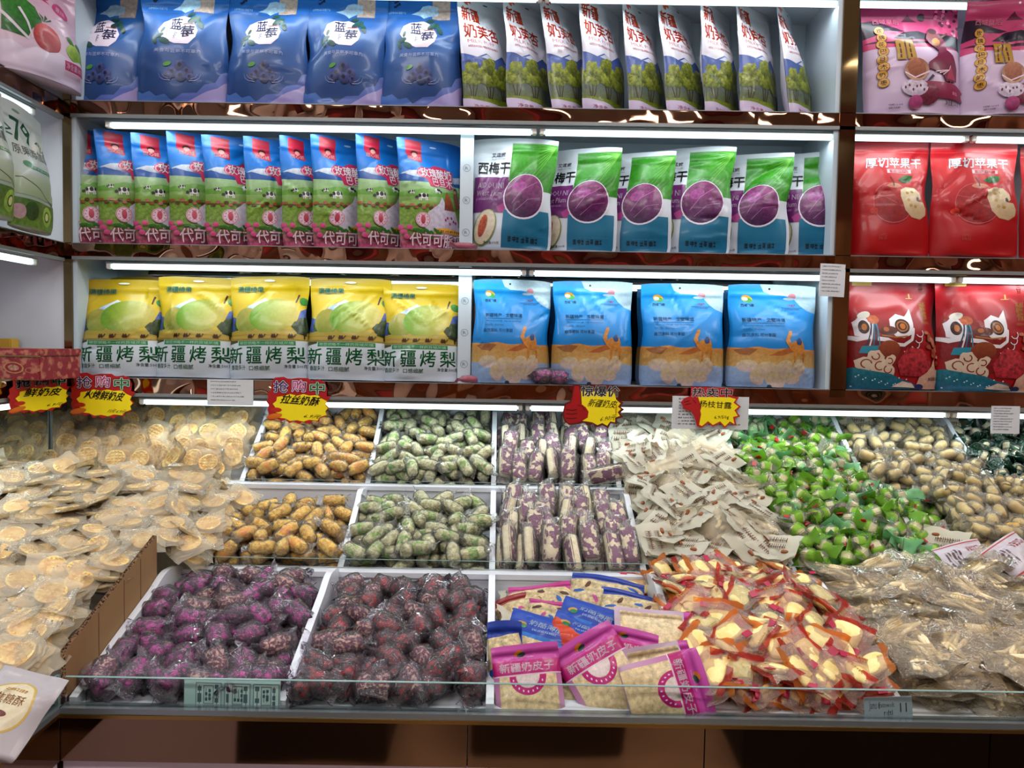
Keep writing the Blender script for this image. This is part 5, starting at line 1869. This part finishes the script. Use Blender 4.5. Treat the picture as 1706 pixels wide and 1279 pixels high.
def join_layer(kind, pls, name, label, cat, R):
    V, F, MI, mats, ml = [], [], [], [], {}
    n = 0
    for (loc, m3) in pls:
        src = R.choice(PROTO[kind])
        T = Matrix.Translation(loc) @ m3.to_4x4()
        for q in [src] + list(src.children):
            me = q.data
            co = np.empty(len(me.vertices) * 3); me.vertices.foreach_get('co', co)
            X = np.array(T @ (q.matrix_basis if q is not src else Matrix()))
            V.append(co.reshape(-1, 3) @ X[:3, :3].T + X[:3, 3])
            for m_ in me.materials:
                if m_.name not in ml: ml[m_.name] = len(mats); mats.append(m_)
            for p in me.polygons:
                F.append([i + n for i in p.vertices]); MI.append(ml[me.materials[p.material_index].name])
            n += len(me.vertices)
    o = link(name, mesh(name, np.concatenate(V), F, mats, MI))
    return tag(o, label, cat, None, 'stuff')


def in_frame(p, mar=90):
    d = CAM_ROT.transposed() @ (p - Vector((0, 0, CAMZ)))
    px, py = 853 - SHIFT - d.x / d.z * FPX, 639.5 + d.y / d.z * FPX
    return d.z < 0 and -mar < px < 1706 + mar and -mar < py < 1279 + mar


def heap(kind, x0, x1, y0, y1, surf, sp, layers, dz, label, cat, group, seed, flat=.35, spin=PI, mode='lie', jit=.35, up=0.0, keep=None, spy=None, solo=2, fl=0, fm=0):
    """items on a jittered grid over the heap's surface, layer under layer"""
    R = random.Random(seed)
    spy = spy or sp
    low = []
    for L in range(layers):
        row = 0
        y = y0 + spy * .5 + (L % 2) * spy * .35
        while y < y1 - spy * .25:
            x = x0 + sp * (.5 + .5 * (row % 2)) * 1.0 - (.25 * sp if row % 2 else 0)
            while x < x1 - sp * .3:
                px, py = x + R.uniform(-jit, jit) * sp, y + R.uniform(-jit, jit) * spy
                px = min(max(px, x0 + sp * .42), x1 - sp * .42)
                py = min(max(py, y0 + (fm or spy * .35)), y1 - spy * .3)
                x += sp
                if keep and not keep(px, py):
                    continue
                if not in_frame(Vector((px, py, surf(px, py))), 300 if kind == 'waffle' else 110):
                    continue
                z = surf(px, py) - L * dz + R.uniform(-.3, .3) * dz
                z = max(z, fl)
                e = .01
                nx_ = -(surf(px + e, py) - surf(px - e, py)) / (2 * e)
                ny_ = -(surf(px, py + e) - surf(px, py - e)) / (2 * e)
                nrm = Vector((nx_ + R.gauss(0, flat), ny_ + R.gauss(0, flat) - up, 1)).normalized()
                if mode == 'stand':      # bars with the long side up the slope, broad face to the viewer
                    ax = Vector((R.gauss(0, .14), .85 + R.gauss(0, .15), 1.0)).normalized()
                    fc = Vector((R.gauss(0, .35), -1, .75)) if R.random() < .72 else Vector((R.choice((-1, 1)), R.gauss(-.3, .2), .3))
                    zc = (fc - ax * fc.dot(ax)).normalized()
                    m3 = Matrix((ax, zc.cross(ax), zc)).transposed()
                else:
                    a = R.uniform(-spin, spin)
                    ax = Vector((math.cos(a), math.sin(a), 0))
                    ax = (ax - nrm * ax.dot(nrm)).normalized()
                    m3 = Matrix((ax, nrm.cross(ax), nrm)).transposed()
                    if mode == 'roll':
                        m3 = m3 @ Matrix.Rotation(R.uniform(0, 2 * PI), 3, 'X')
                if L < solo:
                    place(kind, Vector((px, py, z)), m3, label, cat, group, R)
                else:
                    low.append((Vector((px, py, z)), m3))
            y += spy
            row += 1
    if low:
        join_layer(kind, low, 'buried_sweets', 'lower layer of ' + group + ', half buried', 'sweets', R)


def plane(ya, za, yb, zb, hump=0.0, xc=0.0, xw=.2):
    def f(x, y):
        t = (y - ya) / (yb - ya)
        return za + (zb - za) * t + hump * math.sin(PI * min(1, max(0, t))) * max(0, 1 - ((x - xc) / xw) ** 2)
    return f


g_ = .008
def cols(k, n=1):
    return k * W + g_, (k + n) * W - g_


T1 = (1.998, 2.283); T2 = (1.645, 1.948); T3 = (1.198, 1.60)
a, b = cols(-2)
heap('mango', a, b, *T1, plane(2.0, 1.118, 2.28, 1.262), .046, 3, .024, 'yellow crumb-coated mango roll in clear film, top bin row', 'sweet', 'mango rolls in the top bin', 1, .3, mode='roll', spy=.040)
heap('mango', a, b, T2[0], T2[1] - .03, plane(1.65, 1.0, 1.95, 1.068, .012, (a + b) / 2), .052, 3, .026, 'yellow crumb-coated mango roll in clear film, middle bin row', 'sweet', 'mango rolls in the middle bin', 2, .3, mode='roll', spy=.042)
a, b = cols(-1)
heap('pista', a, b, *T1, plane(2.0, 1.120, 2.28, 1.264), .046, 3, .024, 'pale green pistachio roll in clear film, top bin row', 'sweet', 'pistachio rolls in the top bin', 3, .3, mode='roll', spy=.040)
heap('pista', a, b, T2[0], T2[1] - .02, plane(1.65, 1.0, 1.95, 1.080, .012, (a + b) / 2), .050, 3, .026, 'pale green pistachio roll in clear film, middle bin row', 'sweet', 'pistachio rolls in the middle bin', 4, .3, mode='roll', spy=.042)
a, b = cols(0)
heap('nougat', a, b, *T1, plane(2.0, 1.125, 2.28, 1.245), .044, 2, .03, 'purple and cream nougat bar in clear film, top bin row', 'sweet', 'nougat bars in the top bin', 5, .2, mode='stand', spy=.068, jit=.22)
heap('nougat', a, b, *T2, plane(1.65, 1.005, 1.95, 1.085), .046, 2, .03, 'purple and cream nougat bar in clear film, middle bin row', 'sweet', 'nougat bars in the middle bin', 6, .2, mode='stand', spy=.068, jit=.22)
a, b = cols(1)
heap('white', a, b, *T1, plane(2.0, 1.150, 2.28, 1.262), .060, 3, .014, 'whitish paper sachet with brown print, top bin row', 'sachet', 'white sachets in the top bin', 7, .35, spy=.055, up=.2)
heap('white', a, b, T2[0], T2[1] + .05, plane(1.65, 1.015, 1.99, 1.140, .02, (a + b) / 2), .062, 4, .014, 'whitish paper sachet with brown print, middle bin row', 'sachet', 'white sachets in the middle bin', 8, .35, spy=.055)
a, b = cols(2)
heap('green', a, b, *T1, plane(2.0, 1.130, 2.28, 1.262), .040, 3, .020, 'lime green wrapped nougat cube with a red seal, top bin row', 'sweet', 'green sweets in the top bin', 9, .45, mode='roll', spy=.038)
heap('green', a, b + .22, T2[0], T2[1] + .04, lambda x, y: plane(1.65, 1.0, 1.99, 1.135, .015, .82, .3)(x, y) - .30 * max(0, x - .93), .042, 3, .020, 'lime green wrapped nougat cube with a red seal, middle bin row', 'sweet', 'green sweets in the middle bin', 10, .45, mode='roll', spy=.040)
a, b = cols(3)
heap('tan', a, b, *T1, plane(2.0, 1.130, 2.28, 1.268), .042, 3, .022, 'tan nougat piece in crinkled clear film, top bin row', 'sweet', 'tan nougat in the top bin', 11, .4, mode='roll', spy=.038)
heap('tan', a + .09, b + .20, T2[0] + .06, T2[1] + .04, plane(1.65, 1.02, 1.99, 1.140, .01, 1.2, .3), .044, 3, .022, 'tan nougat piece in crinkled clear film, middle bin row', 'sweet', 'tan nougat in the middle bin', 12, .4, mode='roll', spy=.040)
a, b = cols(4)
heap('dgreen', a, b, *T1, plane(2.0, 1.125, 2.28, 1.245), .046, 3, .020, 'dark green wrapped nougat cube by the right edge of the photo', 'sweet', 'dark green sweets in the top bin', 13, .45, mode='roll', spy=.042)
# front row
a, b = cols(-2)
heap('date', a, b, *T3, plane(1.20, .902, 1.60, .968, .018, (a + b) / 2), .052, 3, .026, 'purple flaky date roll in shiny film, front bin row', 'sweet', 'purple date rolls', 14, fl=.902, flat= .4, mode='roll', spy=.048)
a, b = cols(-1)
heap('cran', a, b, *T3, plane(1.20, .902, 1.60, .960, .018, (a + b) / 2), .052, 3, .026, 'dark red date roll in shiny film, front bin row', 'sweet', 'dark red date rolls', 15, fl=.902, flat= .4, mode='roll', spy=.048)
a, b = cols(1)
heap('lemon', a, b, T3[0], T3[1] + .03, plane(1.20, .912, 1.63, .992, .035, (a + b) / 2, .25), .050, 4, .015, 'lemon slice sweet in a printed film sachet', 'sachet', 'lemon slice sachets in the front bin', 16, .40, fl=.900, fm=.040, spy=.046, up=.2)
a, b = cols(2)
heap('crisp', a + .02, 1.62, T3[0], T3[1] + .03, plane(1.20, .915, 1.63, 1.000, .02, 1.0, .5), .072, 3, .020, 'crinkled clear bag of pale crisp sticks in the front bin', 'bag', 'clear bags of crisp sticks', 17, .25, fl=.902, fm=.055, spy=.062)

# waffle biscuits: the back bin, and the broad heap of the side run
heap('waffle_back', -1.50, -2 * W - .004, *T1, plane(2.0, 1.125, 2.28, 1.268), .066, 3, .012, 'round waffle biscuit in a frosted square sachet, in the upright back bin', 'biscuit', 'waffle biscuits in the back bin', 18, .3, spy=.058, up=1.1, solo=1)


def wsurf(x, y):
    z = .951 + (y - 1.10) * .235
    if y > 1.86: z -= (y - 1.86) * .6
    z += max(0, -.66 - x) * .06
    if x > -.70 and y > 1.5: z -= (x + .70) * .45
    return z


def wkeep(x, y):
    if y < 1.19: return x < -.712 and x > -1.0
    if y < 1.52: return x < -.712
    return x < -.60


heap('waffle', -1.38, -.57, .86, 1.985, wsurf, .064, 3, .012, 'round waffle biscuit in a frosted square sachet, in the broad corner heap', 'biscuit', 'waffle biscuits in the corner heap', 19, .25, spy=.062, keep=wkeep, solo=1)


heap('waffle', -.775, -.690, .98, 1.50, lambda x, y: wsurf(x, y) - .004, .050, 2, .016, 'waffle biscuit in a frosted sachet leaning on the cardboard sheet', 'biscuit', 'waffle biscuits along the cardboard sheet', 23, .18, spy=.050, solo=1)

# ------------------------------------------------------------------ the packs in the front middle bin
def art_pink(seed=0):
    A = Art('#b89aae', '#b04a94', 1.15)
    A.rect(.08, 0, .92, .66, '#c9b48c', '#d2c09c', .5)
    A.rect(0, .66, 1, 1, '#b43a92', '#b850a0')
    A.rect(.0, .62, 1, .79, '#a8186c')
    A.rect(0, .605, 1, .62, '#d0b8cc')
    A.text('新疆奶皮子', .10, .65, .90, .765, '#dccdd8', .03)
    A.ell(.5, .60, .17, None, '#c8b8b8', '#d0c4c0', .3, 24, 0, 0, 0, PI, 2 * PI)
    A.ring(.5, .60, .27, .095, '#b01c74', 26, PI, 2 * PI)
    for k in range(9):
        t = PI + PI * (k + .8) / 10
        A.ell(.5 + .222 * math.cos(t), .60 + .222 * math.sin(t) / 1.15, .012, .016, '#d8c0d0', None, 0, 6)
    A.ell(.40, .89, .07, .035, '#c8742c', None, 0, 14, .3)
    A.ell(.44, .87, .065, .03, '#1f4c3c', None, 0, 14, .3)
    A.scribble(.30, .82, .62, .835, 14, '#c890b8', 3)
    A.text('净含量', .74, .03, .90, .06, '#b03048')
    return A


def art_cheese():
    A = Art('#b4a8a4', '#b09aac', 1.1)
    A.rect(.07, .06, .84, .94, '#c8b38e', '#d0be9a', .5)
    A.rect(.86, 0, 1, 1, '#b450a0', '#b848a0')
    A.ell(.93, .6, .05, .04, '#5a4a78', None, .2, 10)
    return A


def art_bluepack(red=False):
    A = Art('#1c3c94', '#1f4aa8', .75)
    A.rect(0, 0, 1, .38, '#c2ae84', '#ccbc94', .7)
    A.rect(0, .34, 1, .44, '#2870b8', None, .3)
    if red: A.poly([(0, .0), (.55, .0), (.75, .30), (.40, .42), (0, .75)], '#b4281c', '#c8501c')
    A.text('奶酪薄脆', .28, .62, .78, .80, '#b4c4dc', .03, rot=-4)
    A.ell(.18, .62, .07, .06, '#b88c3c', None, 0, 14); A.ell(.20, .58, .06, .05, '#2c7c50', None, 0, 14)
    A.scribble(.34, .52, .66, .57, 12, '#90a8cc', 5)
    return A


def art_jumble(k=0):
    A = Art('#b8a888', '#c2b498', .75)
    A.rect(0, 0, 1, 1, '#b09c7c', '#c8b890', .7)
    A.poly([(0, .80), (.9, .86), (1, .7), (1, 1), (0, 1)], ['#1f3f98', '#b03a84', '#8c2c30'][k % 3])
    for i in range(7):
        A.ell(.12 + .12 * i, .42 + .22 * math.sin(i * 2.3 + k), .07, .045, ['#2458a0', '#5a3420', '#b04c84'][(i + k) % 3], None, .6, 10, i, .3, i)
    return A


def art_oval():
    A = Art('#a8a0a4', '#aaa4a8', 1.2)
    A.ell(.5, .5, .36, .34, '#b89c50', None, 0, 28)
    A.ell(.5, .5, .33, .315, '#c4b89c', '#ccc0a4', .1, 28)
    A.text('焦糖酥', .28, .52, .72, .64, '#a06c20', .02)
    A.ell(.5, .40, .12, .04, '#6c2c24', None, .3, 14)
    A.scribble(.34, .68, .66, .72, 8, '#a87830', 2)
    return A


def art_redwhite(k=0):
    A = Art('#bab4bc', '#c2bcc4', .72)
    A.rect(0, .03, 1, .075, '#a8302c')
    A.rect(0, .93, 1, .96, '#b04038')
    A.scribble(.10, .25, .42, .75, 5, '#6c5c60', k + 3)
    A.ell(.70, .35, .09, .09, '#c08474', None, .2, 14)
    A.scribble(.55, .60, .90, .80, 6, '#a05858', k + 8)
    return A


PK = dict(pink=art_pink(), cheese=art_cheese(), blue=art_bluepack(), bluered=art_bluepack(True), j0=art_jumble(0), j1=art_jumble(1), j2=art_jumble(2), oval=art_oval(), rw=art_redwhite(0), rw2=art_redwhite(2))


def pack(kind, px, py, Y, w, h, spin, tilt, label, name='sweets_pack', T=.022, seed=1, group=None, cat='pack', wr=.7, yaw=0):
    """centre at the pixel; spin turns it in its own plane, tilt leans its top away"""
    s = PouchShape(w, h, T, .015, seed, 0, wr, full=.80)
    o = make_pouch(PK[kind], s, name, nx=16, ny=18)
    R3 = Matrix.Rotation(math.radians(yaw), 3, 'Z') @ Matrix.Rotation(math.radians(-tilt), 3, 'X') @ Matrix.Rotation(math.radians(-spin), 3, 'Y')
    c = at(px, py, Y)
    loc = c - R3 @ Vector((0, 0, h / 2))
    o.matrix_world = Matrix.Translation(loc) @ R3.to_4x4()
    return tag(o, label, cat, group)


pack('j1', 905, 1003, 1.52, .13, .10, 8, 62, 'creased pack with cream curls and a pink end, back left of the pack bin', seed=1, T=.03)
pack('j0', 1010, 992, 1.54, .15, .10, -12, 60, 'long blue and cream pack along the back of the pack bin', seed=2, T=.03)
pack('j0', 1065, 1020, 1.47, .15, .09, -14, 58, 'blue and cream pack lying just before the back one', seed=3, T=.03)
pack('j2', 870, 1022, 1.48, .10, .09, 20, 55, 'crumpled brown and red pack in the back corner by the divider', seed=4, T=.03)
pack('j1', 935, 1030, 1.44, .13, .08, -10, 58, 'cream pack with blue blots behind the blue one', seed=5, T=.03)
pack('blue', 985, 1040, 1.38, .125, .085, -22, 50, 'deep blue pack with white lettering, upper of the two', seed=6)
pack('bluered', 975, 1062, 1.34, .13, .07, -24, 52, 'blue pack with an orange-red corner', seed=7)
pack('blue', 903, 1062, 1.34, .13, .085, -18, 48, 'deep blue pack with white lettering near the divider', seed=8)
pack('j0', 842, 1110, 1.27, .06, .15, 2, 30, 'dark blue pack slumped against the divider, seen edgewise', seed=21, T=.03)
pack('cheese', 1092, 1072, 1.33, .145, .135, -6, 48, 'clear pack with a square cream cheese sheet and a pink edge', seed=9, wr=.4)
pack('pink', 1042, 1105, 1.275, .105, .12, -10, 35, 'bright pink pack peeping out between two others', seed=10, T=.02)
pack('cheese', 1105, 1135, 1.245, .115, .12, 10, 30, 'cream cheese sheet pack under the sideways pink one', seed=11, T=.02)
pack('pink', 880, 1140, 1.23, .112, .128, 6, 30, 'pink pack with a ring, standing upright left in the pack bin', seed=12, wr=.5)
pack('pink', 1002, 1122, 1.25, .118, .140, 30, 34, 'pink pack with a ring, leaning in the middle of the pack bin', seed=13, wr=.5)
pack('pink', 1112, 1150, 1.205, .105, .135, -76, 25, 'pink pack with a ring, lying sideways by the lemon sweets', seed=14, wr=.5, T=.02)
pack('j2', 940, 1175, 1.24, .09, .10, -8, 40, 'brown and pink pack deep between the two pink ones', seed=15, T=.02)
# fill beneath the packs
a, b = cols(0)
heap('white', a, b, 1.25, 1.60, plane(1.20, .895, 1.60, .935), .075, 2, .014, 'pale sachet lying under the pink and blue packs', 'sachet', 'sachets under the packs', 31, .2, spy=.07, solo=0)
# stray packs elsewhere
pack('oval', 16, 1185, 1.0, .10, .115, -12, 52, 'clear pack with an oval cream label at the very corner by the glass edge', seed=16, T=.03)
for i, (px, py, sp, k, w) in enumerate(((1610, 930, 14, 'rw', .115), (1655, 952, -14, 'rw2', .125), (1690, 925, 30, 'rw', .11), (1640, 985, -22, 'rw2', .12))):
    pack(k, px, py, 1.66 - .03 * i, w, .082, sp, 50, 'white sachet with thin red stripes, %s' % ['left one of the striped heap', 'in the middle of the striped heap', 'cut by the right edge of the photo', 'lowest, over the clear bags'][i], seed=30 + i, T=.02)
R_ = random.Random(77)


def stray(kind, px, py, Y, label, rx, rz, cat='sachet', ry=0):
    m3 = (Matrix.Rotation(math.radians(rz), 3, 'Z') @ Matrix.Rotation(math.radians(rx), 3, 'X') @ Matrix.Rotation(math.radians(ry), 3, 'Y'))
    return place(kind, at(px, py, Y), m3, label, cat, None, R_)


stray('lemon', 1190, 938, 1.665, 'orange and red printed sachet strayed onto the white sachets', 45, 10)
stray('lemon', 1060, 974, 1.60, 'small red and pink sachet on the ledge behind the packs', 30, -10)
stray('white', 1418, 704, 2.24, 'white sachet between the green and the tan sweets', 50, -30)
stray('white', 1585, 700, 2.26, 'white clear sachet standing behind the tan nougat', 50, -20)
stray('white', 1575, 905, 1.72, 'long pale sachet at the edge of the green sweets', 45, -40)
stray('white', 1255, 945, 1.675, 'white sachet hanging over the front of the middle bin', 60, -5)
stray('mango', 1690, 880, 1.75, 'single orange roll at the right edge of the photo', 20, 20, 'sweet')
stray('nougat', 1010, 790, 1.93, 'nougat bar sticking up over the ledge between two bin rows', 75, 88, 'sweet', 80)
stray('date', 905, 626, 2.09, 'purple wrapped sweet left between two sky blue pouches', 20, 30, 'sweet')
stray('date', 930, 628, 2.09, 'purple wrapped sweet against the second sky blue pouch', 30, -30, 'sweet')
pinkf = film('pink_film', '#f0c0cc', .6, '#c8788c', .2, .25, 60, .6)
for i, (px, py) in enumerate(((772, 410), (782, 625))):
    v, f, fi = twist_wrap(.05, .012, .014, 200 + i, amp=.006)
    o = link('pink_sweet', mesh('pink_sweet', [(p[0], p[1], p[2] * .7) for p in v], f, pinkf))
    q = at(px, py, 2.10)
    o.location = (q.x, 2.10, (Z2, Z3)[i] + .012); o.rotation_euler = (0, 0, .2)
    tag(o, 'small pink wrapped sweet on the %s shelf by the divider panel' % ('middle', 'lower')[i], 'sweet')
    v, f = lump(.04, .008, i + 90, 8, 6)
    link('core', mesh('core', v, f, mat('pink_core', '#b04c5c', .5)), o)

# paper labels standing behind the front glass
A = Art('#b8dcdc', aspect=.3, clip=False)
A.rect(.0, .0, 1, 1, '#bcdedc')
for k in range(3):
    x = .12 + .30 * k
    A.rect(x, .10, x + .27, .88, '#6c9094'); A.rect(x + .008, .13, x + .262, .85, '#cfe6e4')
    A.rect(x + .08, .2, x + .19, .8, '#7c9c9c'); A.rect(x + .09, .23, x + .18, .77, '#c4dedc')
    A.scribble(x + .02, .2, x + .07, .8, 1, '#5c7c80', k); A.scribble(x + .2, .2, x + .25, .8, 1, '#5c7c80', k + 5); A.scribble(x + .1, .3, x + .17, .7, 2, '#4c6c70', k + 9)
o = flat_board('paper_label', [(0, 0), (1, 0), (1, .86), (.5, .92), (.0, 1)], A, .152, .050, .0006, at(386, 1184, 1.188), (math.radians(-3), math.radians(.6), 0), edge='#9cc0c0', seed=3, curl=.01)
tag(o, 'pale teal paper label strip behind the front glass, below the purple rolls', 'label')
A = Art('#98a8ae', aspect=.5, clip=False)
A.rect(0, 0, 1, 1, '#9caab0')
A.text('Jams u', .10, .45, .32, .85, '#2c3438', rot=0); A.text('Fatnwolt', .30, .60, .62, .80, '#2c3438'); A.text('rdtl', .40, .30, .58, .50, '#2c3438'); A.text('11', .74, .40, .88, .75, '#2c3438')
o = flat_board('paper_label', sq, A, .076, .040, .0006, at(1481, 1203, 1.190), (math.radians(-4), math.radians(-3), 0), edge='#98a8ae', seed=5, curl=.02)
tag(o, 'small grey-blue handwritten label behind the front glass near the clear bags', 'label')

for k in PROTO:
    for o in PROTO[k]:
        if o.name not in USED:
            for ch in list(o.children): bpy.data.objects.remove(ch)
            bpy.data.objects.remove(o)
print('COUNTS', N_OF)
